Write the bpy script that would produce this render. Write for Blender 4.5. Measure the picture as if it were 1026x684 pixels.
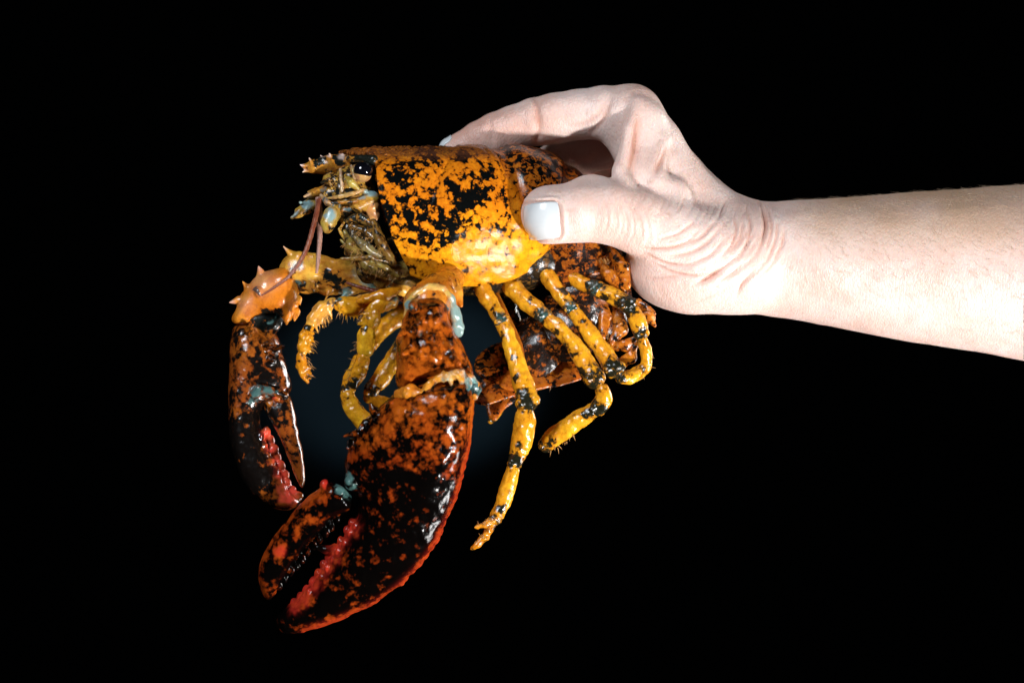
import bpy, math, random
import numpy as np

# ------------------------------------------------------------------ scale
# modelling unit "u": 0.32 mm.  X right, Y away from the camera, Z up.
S = 0.00032
CAM = 1.5                      # camera distance (m)
D = CAM / S
rng = np.random.default_rng(7)
random.seed(7)

scene = bpy.context.scene
for o in list(bpy.data.objects):
    bpy.data.objects.remove(o)

# ------------------------------------------------------------------ camera
cd = bpy.data.cameras.new('camera')
cam = bpy.data.objects.new('camera', cd)
scene.collection.objects.link(cam)
cam.location = (0, -CAM, 0)
cam.rotation_euler = (math.radians(90), 0, 0)
cd.sensor_width = 36.0
cd.lens = 36.0 * CAM / (1026 * S)
cd.clip_start = 0.05
cd.clip_end = 50
cd.dof.use_dof = True
cd.dof.focus_distance = CAM - 0.014
cd.dof.aperture_fstop = 9.0
scene.camera = cam

# ------------------------------------------------------------------ world and lamps
world = bpy.data.worlds.new('World')
scene.world = world
world.use_nodes = True
world.node_tree.nodes['Background'].inputs[0].default_value = (0.0, 0.0, 0.0, 1)
world.node_tree.nodes['Background'].inputs[1].default_value = 0.0


def look(o, target):
    from mathutils import Vector
    d = Vector(target) - o.location
    o.rotation_euler = d.to_track_quat('-Z', 'Y').to_euler()


def area(name, loc, target, sx, sy, power, col):
    l = bpy.data.lights.new(name, 'AREA')
    l.shape = 'RECTANGLE'
    l.size = sx
    l.size_y = sy
    l.energy = power
    l.color = col
    o = bpy.data.objects.new(name, l)
    scene.collection.objects.link(o)
    o.location = loc
    look(o, target)
    return o


key = area('key_softbox', (0.70, -0.92, -0.56), (0.03, 0, 0.0), 0.055, 0.055, 7.2, (1.0, 0.975, 0.95))
key.data.spread = math.radians(110)
area('window_fill', (-0.62, -0.95, 0.72), (-0.03, 0, 0.0), 0.30, 0.42, 13.0, (0.88, 0.94, 1.0))
under_fill = area('low_fill', (0.74, -0.08, -0.62), (0.13, 0, 0.02), 0.22, 0.22, 0.9, (1.0, 0.97, 0.95))  # added lamp, no real reflector, brightens the underside of the forearm
under_fill.data.spread = math.radians(60)
area('rim_strip', (0.75, 0.55, 0.10), (-0.02, 0, -0.03), 0.10, 0.5, 5.5, (1.0, 0.96, 0.92))

sp = bpy.data.lights.new('backdrop_spot', 'SPOT')  # added lamp that makes the dark blue patch between the claws
sp.energy = 2200.0
sp.color = (0.45, 0.80, 1.0)
sp.spot_size = math.radians(5.5)
sp.spot_blend = 0.55
sp.shadow_soft_size = 0.01
spo = bpy.data.objects.new('backdrop_spot', sp)
scene.collection.objects.link(spo)
spo.location = (0.85, 0.30, 0.0)
look(spo, (-0.060, 1.1, -0.022))

vs = scene.view_settings
vs.view_transform = 'Standard'
vs.look = 'None'
vs.gamma = 1.0
vs.exposure = 0.2
vs.use_curve_mapping = False
scene.render.engine = 'CYCLES'


# ------------------------------------------------------------------ maths helpers
def pt(u, v, w=0.0):
    """picture position u,v at depth w -> point in modelling units"""
    k = 1 + w / D
    return np.array([(u - 513) * k, w, (342 - v) * k], dtype=np.float64)


def proj(P):
    k = 1 + P[:, 1] / D
    return 513 + P[:, 0] / k, 342 - P[:, 2] / k


def smin(a, b, k):
    if k <= 0:
        return np.minimum(a, b)
    h = np.clip(0.5 + 0.5 * (b - a) / k, 0, 1)
    return b + (a - b) * h - k * h * (1 - h)


def smax(a, b, k):
    return -smin(-a, -b, k)


def sstep(a, b, x):
    t = np.clip((x - a) / (b - a), 0, 1)
    return t * t * (3 - 2 * t)


def catmull(pts, n=6, closed=False):
    pts = np.asarray(pts, float)
    m = len(pts)
    out = []
    rngi = range(m if closed else m - 1)
    for i in rngi:
        if closed:
            p0, p1, p2, p3 = pts[(i - 1) % m], pts[i], pts[(i + 1) % m], pts[(i + 2) % m]
        else:
            p0, p1, p2, p3 = pts[max(i - 1, 0)], pts[i], pts[i + 1], pts[min(i + 2, m - 1)]
        for j in range(n):
            t = j / n
            out.append(0.5 * ((2 * p1) + (-p0 + p2) * t + (2 * p0 - 5 * p1 + 4 * p2 - p3) * t * t + (-p0 + 3 * p1 - 3 * p2 + p3) * t ** 3))
    if not closed:
        out.append(pts[-1])
    return np.array(out)


def vnoise(P, scale, seed=0):
    """cheap smooth value noise, P (N,3)"""
    q = P / scale + 100.3 + seed * 17.7
    i = np.floor(q).astype(np.int64)
    f = q - i
    f = f * f * (3 - 2 * f)

    def h(a, b, c):
        x = (a * 374761393 + b * 668265263 + c * 2147483647 + seed * 97) & 0xffffffff
        x = ((x ^ (x >> 13)) * 1274126177) & 0xffffffff
        x = x ^ (x >> 16)
        return (x & 0xffff) / 65535.0
    r = 0
    for a in (0, 1):
        for b in (0, 1):
            for c in (0, 1):
                wgt = (f[:, 0] if a else 1 - f[:, 0]) * (f[:, 1] if b else 1 - f[:, 1]) * (f[:, 2] if c else 1 - f[:, 2])
                r = r + wgt * h(i[:, 0] + a, i[:, 1] + b, i[:, 2] + c)
    return r


class Sh:
    """a solid made of smoothly blended rounded forms"""

    def __init__(self, k=4.0):
        self.k = k
        self.pr = []      # (fn, k, op)
        self.bb = []
        self.cur = None
        self.lo = np.array([1e9] * 3)
        self.hi = -self.lo

    def _b(self, p, r):
        p = np.asarray(p, float)
        a, b = (p - r, p + r) if self.cur is None else (np.minimum(self.cur[0], p - r), np.maximum(self.cur[1], p + r))
        self.cur = (a, b)
        self.lo = np.minimum(self.lo, p - r)
        self.hi = np.maximum(self.hi, p + r)

    def chain(self, pr, k=None, flat=None, op='u', smooth=0):
        """pr: list of (u,v,w,r); flat=(axis, factor) widens the section along axis"""
        pr = np.asarray(pr, float)
        if smooth:
            pr = catmull(pr, smooth)
        P = [pt(a[0], a[1], a[2]) for a in pr]
        R = pr[:, 3]
        n, fk = (None, 1) if flat is None else (np.asarray(flat[0], float) / np.linalg.norm(flat[0]), flat[1])
        for p, r in zip(P, R):
            if op == 'u':
                self._b(p, r * max(1, fk))

        def fn(X):
            best = None
            for i in range(len(P) - 1):
                a, b = P[i], P[i + 1]
                ba = b - a
                pa = X - a
                t = np.clip(pa @ ba / (ba @ ba + 1e-9), 0, 1)
                q = pa - t[:, None] * ba
                if n is not None:
                    q = q + np.outer(q @ n, n) * (1 / fk - 1)
                d = np.sqrt((q * q).sum(1)) - (R[i] + (R[i + 1] - R[i]) * t)
                best = d if best is None else np.minimum(best, d) if smooth else smin(best, d, 0.12 * min(R[i], R[i + 1]) + 0.5)
            return best
        self.pr.append((fn, self.k if k is None else k, op))
        self.bb.append(self.cur if self.cur is not None else (np.full(3, -1e9), np.full(3, 1e9)))
        self.cur = None
        return self

    def ell(self, c, r, rot=0.0, k=None, op='u', yaw=0.0):
        c = pt(*c)
        r = np.asarray(r, float)
        ca, sa = math.cos(math.radians(rot)), math.sin(math.radians(rot))
        cy, sy = math.cos(math.radians(yaw)), math.sin(math.radians(yaw))
        # rot: picture-plane rotation (clockwise positive seen in picture), yaw about Z
        M = np.array([[ca, 0, -sa], [0, 1, 0], [sa, 0, ca]]) @ np.array([[cy, sy, 0], [-sy, cy, 0], [0, 0, 1]])
        if op == 'u':
            self._b(c, r.max())

        def fn(X):
            q = (X - c) @ M.T
            k0 = np.sqrt(((q / r) ** 2).sum(1))
            k1 = np.sqrt(((q / (r * r)) ** 2).sum(1)) + 1e-9
            return k0 * (k0 - 1) / k1
        self.pr.append((fn, self.k if k is None else k, op))
        self.bb.append(self.cur if self.cur is not None else (np.full(3, -1e9), np.full(3, 1e9)))
        self.cur = None
        return self

    def pad(self, poly, w0, T, tilt=(0, 0), R=None, k=None, n=5, keel=0.0, blur=7):
        """a flattened rounded form with the outline poly (u,v), half depth T, lying about depth w0"""
        q = catmull(poly, n, True)
        pts = np.array([pt(a[0], a[1], w0) for a in q])[:, [0, 2]]
        lo = pts.min(0) - 14
        hi = pts.max(0) + 14
        nx, nz = (np.ceil(hi - lo)).astype(int) + 1
        gx, gz = np.meshgrid(lo[0] + np.arange(nx), lo[1] + np.arange(nz), indexing='ij')
        G = np.stack([gx.ravel(), gz.ravel()], 1)
        dist = np.full(len(G), 1e9)
        ins = np.zeros(len(G), bool)
        m = len(pts)
        for i in range(m):
            a, b = pts[i], pts[(i + 1) % m]
            ba = b - a
            pa = G - a
            t = np.clip(pa @ ba / (ba @ ba + 1e-9), 0, 1)
            e = pa - t[:, None] * ba
            dist = np.minimum(dist, (e * e).sum(1))
            cond = (a[1] > G[:, 1]) != (b[1] > G[:, 1])
            with np.errstate(divide='ignore', invalid='ignore'):
                xi = (b[0] - a[0]) * (G[:, 1] - a[1]) / (b[1] - a[1] + 1e-12) + a[0]
            ins ^= cond & (G[:, 0] < xi)
        d = np.where(ins, 1, -1) * np.sqrt(dist)
        d = d.reshape(nx, nz)
        # soften the medial crease
        kern = np.exp(-0.5 * (np.arange(-3 * blur, 3 * blur + 1) / blur) ** 2)
        kern /= kern.sum()
        db = np.apply_along_axis(lambda r_: np.convolve(np.pad(r_, 3 * blur, mode='edge'), kern, 'valid'), 0, d)
        db = np.apply_along_axis(lambda r_: np.convolve(np.pad(r_, 3 * blur, mode='edge'), kern, 'valid'), 1, db)
        wgt = sstep(1.5, 2 * blur, d)
        ds = d * (1 - wgt) + db * wgt
        if R is None:
            R = ds.max()
        cen = pts.mean(0)
        ax, az = tilt
        self._b([lo[0] + 13, w0 - T - 2 - abs(ax) * (hi - lo)[0] / 2 - abs(az) * (hi - lo)[1] / 2, lo[1] + 13], 0)
        self._b([hi[0] - 13, w0 + T + 2 + abs(ax) * (hi - lo)[0] / 2 + abs(az) * (hi - lo)[1] / 2, hi[1] - 13], 0)

        def fn(X):
            fx = np.clip(X[:, 0] - lo[0], 0, nx - 1.001)
            fz = np.clip(X[:, 2] - lo[1], 0, nz - 1.001)
            ix, iz = fx.astype(int), fz.astype(int)
            tx, tz = fx - ix, fz - iz
            dd = (ds[ix, iz] * (1 - tx) * (1 - tz) + ds[ix + 1, iz] * tx * (1 - tz) + ds[ix, iz + 1] * (1 - tx) * tz + ds[ix + 1, iz + 1] * tx * tz)
            out = np.abs(X[:, 0] - lo[0] - fx) + np.abs(X[:, 2] - lo[1] - fz)
            dd = dd - out
            ym = w0 + ax * (X[:, 0] - cen[0]) + az * (X[:, 2] - cen[1])
            a = np.maximum(R - dd, 0) / R
            b = (X[:, 1] - ym) / T
            return (np.sqrt(a * a + b * b) - 1) * min(R, T) * 0.9
        self.pr.append((fn, self.k if k is None else k, 'u'))
        self.bb.append(self.cur)
        self.cur = None
        return self

    def arm(self, tab, w0, w1, flat, k=None):
        """a smooth limb lying along X: tab rows (u, v, r)"""
        t = np.asarray(tab, float)
        q = catmull(t, 12)
        q = q[np.argsort(q[:, 0])]
        xs = q[:, 0] - 513
        lo_, hi_ = xs[0], xs[-1]
        self._b([lo_, w0, 342 - q[:, 1].mean()], 0)
        self._b([lo_, w0 - q[:, 2].max() * flat, (342 - q[:, 1] - q[:, 2]).min()], 0)
        self._b([hi_, w1 + q[:, 2].max() * flat, (342 - q[:, 1] + q[:, 2]).max()], 0)

        def fn(X):
            x = np.clip(X[:, 0], lo_, hi_)
            cz = 342 - np.interp(x, xs, q[:, 1])
            r = np.interp(x, xs, q[:, 2])
            wy = w0 + (w1 - w0) * (x - lo_) / (hi_ - lo_)
            dy = (X[:, 1] - wy) / flat
            dz = X[:, 2] - cz
            dx = X[:, 0] - x
            return np.sqrt(dy * dy + dz * dz + dx * dx) - r
        self.pr.append((fn, self.k if k is None else k, 'u'))
        self.bb.append(self.cur)
        self.cur = None
        return self

    def spine(self, u, v, w, u2, v2, w2, r=3.5, r2=0.5, k=2.0):
        return self.chain([(u, v, w, r), (u2, v2, w2, r2)], k=k)

    def __call__(self, X):
        d = None
        for (fn, k, op), (blo, bhi) in zip(self.pr, self.bb):
            if d is None:
                d = fn(X)
                continue
            if op == 'u':
                mg = 14 + k
                m = np.nonzero(((X > blo - mg) & (X < bhi + mg)).all(1))[0]
                if len(m):
                    d[m] = smin(d[m], fn(X[m]), k)
                continue
            e = fn(X)
            if False:
                pass
            else:
                d = smax(d, -e, k)
        return d


def polygonise(f, lo, hi, h):
    """naive surface nets on a sparse block grid -> verts, quads"""
    lo = np.asarray(lo, float) - 3 * h
    hi = np.asarray(hi, float) + 3 * h
    B = 4
    nb = np.ceil((hi - lo) / (h * B)).astype(int)
    bi = np.stack(np.meshgrid(*[np.arange(n) for n in nb], indexing='ij'), -1).reshape(-1, 3)
    keep = []
    for c in range(0, len(bi), 200000):
        q = bi[c:c + 200000]
        val = f(lo + (q + 0.5) * B * h)
        keep.append(q[np.abs(val) < B * h * 1.35])
    bi = np.concatenate(keep)
    n = nb * B + 1
    val = np.full(n, 1e3, np.float32)
    off = np.stack(np.meshgrid(*[np.arange(B + 1)] * 3, indexing='ij'), -1).reshape(-1, 3)
    gp = (bi[:, None, :] * B + off[None]).reshape(-1, 3)
    lin = np.unique((gp[:, 0] * n[1] + gp[:, 1]) * n[2] + gp[:, 2])
    g = np.stack([lin // (n[1] * n[2]), (lin // n[2]) % n[1], lin % n[2]], 1)
    vf = val.ravel()
    for c in range(0, len(lin), 200000):
        vf[lin[c:c + 200000]] = f(lo + g[c:c + 200000] * h)
    val = vf.reshape(n)
    offc = np.stack(np.meshgrid(*[np.arange(B)] * 3, indexing='ij'), -1).reshape(-1, 3)
    cells = (bi[:, None, :] * B + offc[None]).reshape(-1, 3)
    corners = np.array([[0, 0, 0], [1, 0, 0], [0, 1, 0], [1, 1, 0], [0, 0, 1], [1, 0, 1], [0, 1, 1], [1, 1, 1]])
    cv = np.stack([val[cells[:, 0] + a, cells[:, 1] + b, cells[:, 2] + c] for a, b, c in corners], 1)
    neg = cv < 0
    act = neg.any(1) & ~neg.all(1)
    cells = cells[act]
    cv = cv[act].astype(np.float64)
    edges = [(0, 1), (2, 3), (4, 5), (6, 7), (0, 2), (1, 3), (4, 6), (5, 7), (0, 4), (1, 5), (2, 6), (3, 7)]
    acc = np.zeros((len(cells), 3))
    cnt = np.zeros(len(cells))
    for a, b in edges:
        s = (cv[:, a] < 0) != (cv[:, b] < 0)
        with np.errstate(divide='ignore', invalid='ignore'):
            t = cv[:, a] / (cv[:, a] - cv[:, b])
        p = corners[a] + np.where(s, t, 0)[:, None] * (corners[b] - corners[a])
        acc += np.where(s[:, None], p, 0)
        cnt += s
    V = lo + (cells + acc / cnt[:, None]) * h
    idx = np.full(n, -1, np.int32)
    idx[cells[:, 0], cells[:, 1], cells[:, 2]] = np.arange(len(cells))
    quads = []
    for ax in range(3):
        b, c = (ax + 1) % 3, (ax + 2) % 3
        e = np.zeros(3, int)
        e[ax] = 1
        cc = cells
        v0 = val[cc[:, 0], cc[:, 1], cc[:, 2]]
        nx = cc + e
        v1 = val[nx[:, 0], nx[:, 1], nx[:, 2]]
        m = ((v0 < 0) != (v1 < 0)) & (cc[:, b] > 0) & (cc[:, c] > 0)
        q = cc[m]
        fl = v0[m] < 0
        db = np.zeros(3, int)
        db[b] = 1
        dc = np.zeros(3, int)
        dc[c] = 1
        g4 = [q, q - db, q - db - dc, q - dc]
        qi = np.stack([idx[t[:, 0], t[:, 1], t[:, 2]] for t in g4], 1)
        ok = (qi >= 0).all(1)
        qi = qi[ok]
        fl = fl[ok]
        qi[~fl] = qi[~fl][:, ::-1]
        quads.append(qi)
    return V, np.concatenate(quads)


def smooth_mesh(V, Q, it, lam=0.5):
    e = np.concatenate([Q[:, [0, 1]], Q[:, [1, 2]], Q[:, [2, 3]], Q[:, [3, 0]]])
    e = np.concatenate([e, e[:, ::-1]])
    deg = np.bincount(e[:, 0], minlength=len(V)).astype(float)
    deg[deg == 0] = 1
    for _ in range(it):
        s = np.stack([np.bincount(e[:, 0], weights=V[e[:, 1], a], minlength=len(V)) for a in range(3)], 1)
        V = V + lam * (s / deg[:, None] - V)
    return V


def vnormals(V, Q):
    nf = np.cross(V[Q[:, 2]] - V[Q[:, 0]], V[Q[:, 3]] - V[Q[:, 1]])
    N = np.zeros_like(V)
    for j in range(4):
        for a in range(3):
            N[:, a] += np.bincount(Q[:, j], weights=nf[:, a], minlength=len(V))
    return N / (np.linalg.norm(N, axis=1, keepdims=True) + 1e-12)


# ------------------------------------------------------------------ object helpers
ORG = {}


def build(name, V, F, mat, parent=None, pig=None, kind=None, smooth=True, extra=None):
    origin = ORG.get(parent.name if parent else None, np.zeros(3))
    me = bpy.data.meshes.new(name)
    co = (V - origin) * S
    F = np.asarray(F)
    nv, nf, k = len(V), len(F), F.shape[1]
    me.vertices.add(nv)
    me.vertices.foreach_set('co', co.astype(np.float32).ravel())
    me.loops.add(nf * k)
    me.loops.foreach_set('vertex_index', F.astype(np.int32).ravel())
    me.polygons.add(nf)
    me.polygons.foreach_set('loop_start', np.arange(0, nf * k, k, dtype=np.int32))
    me.polygons.foreach_set('use_smooth', np.full(nf, smooth))
    if pig is not None:
        a = me.attributes.new('pig', 'FLOAT_COLOR', 'POINT')
        a.data.foreach_set('color', np.clip(pig, 0, 1).astype(np.float32).ravel())
    me.update(calc_edges=True)
    me.validate()
    me.materials.append(mat)
    o = bpy.data.objects.new(name, me)
    scene.collection.objects.link(o)
    if parent:
        o.parent = parent
        ORG[o.name] = origin
    if kind:
        o['kind'] = kind
    return o


def pigment(V, R=0.0, G=0.0, B=0.0, A=0.0):
    out = np.zeros((len(V), 4))
    for i, x in enumerate((R, G, B, A)):
        out[:, i] = x
    return out


def blobs(V, lst, jit=4.5):
    """sum of soft round patches (u,v,r,amp) given where they sit on the thing as seen from the front"""
    u, v = proj(V)
    if jit and lst and lst[0][2] > 2.5:
        u = u + (vnoise(V, 8, 11) - 0.5) * 1.6 * jit + (vnoise(V, 3.4, 12) - 0.5) * jit
        v = v + (vnoise(V, 8, 13) - 0.5) * 1.6 * jit + (vnoise(V, 3.4, 14) - 0.5) * jit
    r = np.zeros(len(V))
    for b in lst:
        d2 = ((u - b[0]) ** 2 + (v - b[1]) ** 2) / b[2] ** 2
        r = np.maximum(r, (b[3] if len(b) > 3 else 1) * np.exp(-d2 ** 1.5))
    return r


def near(V, pts):
    """soft patches round 3-D points (u,v,w,r,amp)"""
    r = np.zeros(len(V))
    for b in pts:
        d2 = ((V - pt(*b[:3])) ** 2).sum(1) / b[3] ** 2
        r = np.maximum(r, (b[4] if len(b) > 4 else 1) * np.exp(-d2))
    return r


def solid(name, sh, mat, parent, pig=None, h=1.0, sm=0, disp=None):
    V, Q = polygonise(sh, sh.lo, sh.hi, h)
    if sm:
        V = smooth_mesh(V, Q, sm)
    if disp is not None:
        V = V + vnormals(V, Q) * disp(V)[:, None]
    p = pig(V) if callable(pig) else (pig if pig is None else np.tile(pig, (len(V), 1)))
    if p is None:
        p = pigment(V)
    return build(name, V, Q, mat, parent, p)


def grid_shell(P, t):
    """closed shell from a grid of points (n,m,3), thickness t inwards"""
    n, m = P.shape[:2]
    du = np.gradient(P, axis=0)
    dv = np.gradient(P, axis=1)
    N = np.cross(du, dv)
    N /= np.linalg.norm(N, axis=2, keepdims=True) + 1e-9
    return P, P + N * t


def grid_faces(n, m, flip=False):
    i, j = np.meshgrid(np.arange(n - 1), np.arange(m - 1), indexing='ij')
    a = (i * m + j).ravel()
    q = np.stack([a, a + m, a + m + 1, a + 1], 1)
    return q[:, ::-1] if flip else q


def shell_obj(name, P, t, mat, parent, pig=None, flip=False):
    n, m = P.shape[:2]
    A, Bq = grid_shell(P, t)
    V = np.concatenate([A.reshape(-1, 3), Bq.reshape(-1, 3)])
    q = grid_faces(n, m)
    off = n * m
    F = [q[:, ::-1], q + off]
    ring = [i * m for i in range(n)] + [(n - 1) * m + j for j in range(1, m)] + [i * m + m - 1 for i in range(n - 2, -1, -1)] + [j for j in range(m - 2, 0, -1)]
    ring = np.array(ring)
    r2 = np.roll(ring, -1)
    F.append(np.stack([ring, r2, r2 + off, ring + off], 1))
    F = np.concatenate(F)
    if flip:
        F = F[:, ::-1]
    p = pig(V) if callable(pig) else pigment(V)
    return build(name, V, F, mat, parent, p)


def tube(name, pr, mat, parent, pig=None, seg=10, n=18, squash=None, wob=0.0):
    pr = catmull(pr, n)
    P = np.array([pt(*a[:3]) for a in pr])
    R = pr[:, 3]
    T = np.gradient(P, axis=0)
    T /= np.linalg.norm(T, axis=1, keepdims=True)
    up = np.array([0, 1.0, 0.1])
    A = np.cross(T, up)
    A /= np.linalg.norm(A, axis=1, keepdims=True)
    Bv = np.cross(T, A)
    th = np.linspace(0, 2 * np.pi, seg, endpoint=False)
    rr = R[:, None] * (1 + wob * np.sin(np.arange(len(R)) * 1.9)[:, None])
    V = P[:, None] + (np.cos(th)[None, :, None] * A[:, None] + np.sin(th)[None, :, None] * Bv[:, None] * (squash or 1)) * rr[:, :, None]
    nn = len(P)
    F = []
    for i in range(nn - 1):
        for j in range(seg):
            k = (j + 1) % seg
            F.append([i * seg + j, i * seg + k, (i + 1) * seg + k, (i + 1) * seg + j])
    V = V.reshape(-1, 3)
    V = np.concatenate([V, P[:1], P[-1:]])
    c0, c1 = len(V) - 2, len(V) - 1
    for j in range(0, seg, 2):
        F.append([c0, (j + 2) % seg, (j + 1) % seg, j])
        b = (nn - 1) * seg
        F.append([c1, b + j, b + (j + 1) % seg, b + (j + 2) % seg])
    p = pig(V) if callable(pig) else pigment(V)
    return build(name, V, np.array(F), mat, parent, p)


# ------------------------------------------------------------------ materials
def nodes(name):
    m = bpy.data.materials.new(name)
    m.use_nodes = True
    nt = m.node_tree
    return m, nt, nt.nodes['Principled BSDF']


def nd(nt, t, **kw):
    n = nt.nodes.new(t)
    for k, v in kw.items():
        setattr(n, k, v)
    return n


def sock(nt, n, i, v):
    if hasattr(v, 'is_output'):
        nt.links.new(v, n.inputs[i])
    else:
        n.inputs[i].default_value = v


def mth(nt, op, a, b=0.0, c=None, clamp=False):
    n = nd(nt, 'ShaderNodeMath', operation=op)
    n.use_clamp = clamp
    sock(nt, n, 0, a)
    sock(nt, n, 1, b)
    if c is not None:
        sock(nt, n, 2, c)
    return n.outputs[0]


def mixc(nt, f, a, b, blend='MIX'):
    n = nd(nt, 'ShaderNodeMix', data_type='RGBA', blend_type=blend)
    sock(nt, n, 0, f)
    for i, v in ((6, a), (7, b)):
        sock(nt, n, i, v if hasattr(v, 'is_output') else (*v, 1))
    return n.outputs[2]


def noise(nt, co, scale, detail=4, rough=0.55, dist=0.0):
    n = nd(nt, 'ShaderNodeTexNoise')
    nt.links.new(co, n.inputs['Vector'])
    n.inputs['Scale'].default_value = scale
    n.inputs['Detail'].default_value = detail
    n.inputs['Roughness'].default_value = rough
    n.inputs['Distortion'].default_value = dist
    return n.outputs['Fac']


def ramp(nt, x, a, b):
    n = nd(nt, 'ShaderNodeMapRange', interpolation_type='SMOOTHSTEP')
    sock(nt, n, 0, x)
    n.inputs[1].default_value = a
    n.inputs[2].default_value = b
    return n.outputs[0]


def shell_mat(name, orange, yellow, dark, special=(0.05, 0.22, 0.24), tip=(0.75, 0.6, 0.55), sc=300, bias=0.0, contrast=1.0,
              rough=0.25, bump=0.2, edge=0.07, fleck=0.6, coat=0.3, stretch=None, mott=0.45, isl=0.5, spec=0.5):
    m, nt, b = nodes(name)
    tc = nd(nt, 'ShaderNodeTexCoord').outputs['Object']
    if stretch:
        mp = nd(nt, 'ShaderNodeMapping')
        nt.links.new(tc, mp.inputs[0])
        mp.inputs['Scale'].default_value = stretch
        tc2 = mp.outputs[0]
    else:
        tc2 = tc
    at = nd(nt, 'ShaderNodeAttribute', attribute_name='pig')
    sep = nd(nt, 'ShaderNodeSeparateColor')
    nt.links.new(at.outputs['Color'], sep.inputs[0])
    R, G, B, A = sep.outputs[0], sep.outputs[1], sep.outputs[2], at.outputs['Alpha']
    n1 = noise(nt, tc2, sc, 5, 0.62, 0.6)
    n2 = noise(nt, tc2, sc * 3.1, 3, 0.6, 0.3)
    n3 = noise(nt, tc, sc * 0.35, 2, 0.5)
    # blotches of dark pigment
    x = mth(nt, 'MULTIPLY_ADD', mth(nt, 'SUBTRACT', n1, 0.5), 2.0 * contrast, R)
    x = mth(nt, 'MULTIPLY_ADD', mth(nt, 'SUBTRACT', n2, 0.5), fleck, x)
    x = mth(nt, 'ADD', x, bias)
    if isl:
        vo = nd(nt, 'ShaderNodeTexVoronoi', feature='SMOOTH_F1')
        wv = nd(nt, 'ShaderNodeVectorMath', operation='MULTIPLY_ADD')
        nn_ = nd(nt, 'ShaderNodeTexNoise')
        nt.links.new(tc2, nn_.inputs['Vector'])
        nn_.inputs['Scale'].default_value = sc * 1.5
        nt.links.new(nn_.outputs['Color'], wv.inputs[0])
        wv.inputs[1].default_value = (0.5 / sc,) * 3
        nt.links.new(tc2, wv.inputs[2])
        nt.links.new(wv.outputs[0], vo.inputs['Vector'])
        vo.inputs['Scale'].default_value = sc * 0.95
        vo.inputs['Smoothness'].default_value = 0.25
        x = mth(nt, 'MULTIPLY_ADD', mth(nt, 'SUBTRACT', vo.outputs['Distance'], 0.42), isl, x)
        vo2 = nd(nt, 'ShaderNodeTexVoronoi')
        nt.links.new(wv.outputs[0], vo2.inputs['Vector'])
        vo2.inputs['Scale'].default_value = sc * 2.4
        x = mth(nt, 'MULTIPLY_ADD', mth(nt, 'SUBTRACT', vo2.outputs['Distance'], 0.42), isl * 0.55, x)
    dk = ramp(nt, x, 0.5 - edge, 0.5 + edge)
    g = mth(nt, 'MULTIPLY_ADD', mth(nt, 'SUBTRACT', n3, 0.5), 1.3, G, clamp=True)
    base = mixc(nt, g, orange, yellow)
    # freckling and mottling inside the pale areas
    n4 = noise(nt, tc, sc * 5, 4, 0.7)
    base = mixc(nt, mth(nt, 'MULTIPLY', ramp(nt, n4, 0.5, 0.72), 0.45), base, tuple(c * 0.45 for c in orange))
    n5 = noise(nt, tc, sc * 0.8, 5, 0.68, 0.5)
    base = mixc(nt, mth(nt, 'MULTIPLY', ramp(nt, n5, 0.46, 0.68), mott), base, tuple(c * k for c, k in zip(orange, (0.42, 0.30, 0.5))))
    halo = ramp(nt, x, 0.5 - edge * 5, 0.5 + edge)
    base = mixc(nt, mth(nt, 'MULTIPLY', halo, 0.6), base, tuple(c * k for c, k in zip(orange, (0.55, 0.35, 0.3))))
    base = mixc(nt, dk, base, dark)
    sp_ = ramp(nt, mth(nt, 'MULTIPLY_ADD', mth(nt, 'SUBTRACT', n2, 0.5), 0.7, B), 0.28, 0.95)
    base = mixc(nt, sp_, base, special)
    base = mixc(nt, A, base, tip)
    nt.links.new(base, b.inputs['Base Color'])
    rg = mth(nt, 'MULTIPLY_ADD', noise(nt, tc, sc * 2.2, 4, 0.6), 0.18, rough - 0.09)
    nt.links.new(rg, b.inputs['Roughness'])
    b.inputs['IOR'].default_value = 1.45
    b.inputs['Specular IOR Level'].default_value = spec
    b.inputs['Coat Weight'].default_value = coat
    b.inputs['Coat Roughness'].default_value = 0.12
    b.inputs['Subsurface Weight'].default_value = 0.06
    b.inputs['Subsurface Radius'].default_value = (0.004, 0.0015, 0.0006)
    b.inputs['Subsurface Scale'].default_value = 0.5
    bp = nd(nt, 'ShaderNodeBump')
    bp.inputs['Strength'].default_value = bump
    bp.inputs['Distance'].default_value = 0.0006
    vor = nd(nt, 'ShaderNodeTexVoronoi')
    nt.links.new(tc, vor.inputs['Vector'])
    vor.inputs['Scale'].default_value = sc * 4.0
    pit = ramp(nt, vor.outputs['Distance'], 0.0, 0.35)
    hgt = mth(nt, 'ADD', mth(nt, 'MULTIPLY', noise(nt, tc, sc * 1.6, 5, 0.65), 1.3), mth(nt, 'MULTIPLY', pit, 0.25))
    nt.links.new(hgt, bp.inputs['Height'])
    nt.links.new(bp.outputs[0], b.inputs['Normal'])
    nt.links.new(bp.outputs[0], b.inputs['Coat Normal'])
    return m


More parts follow.
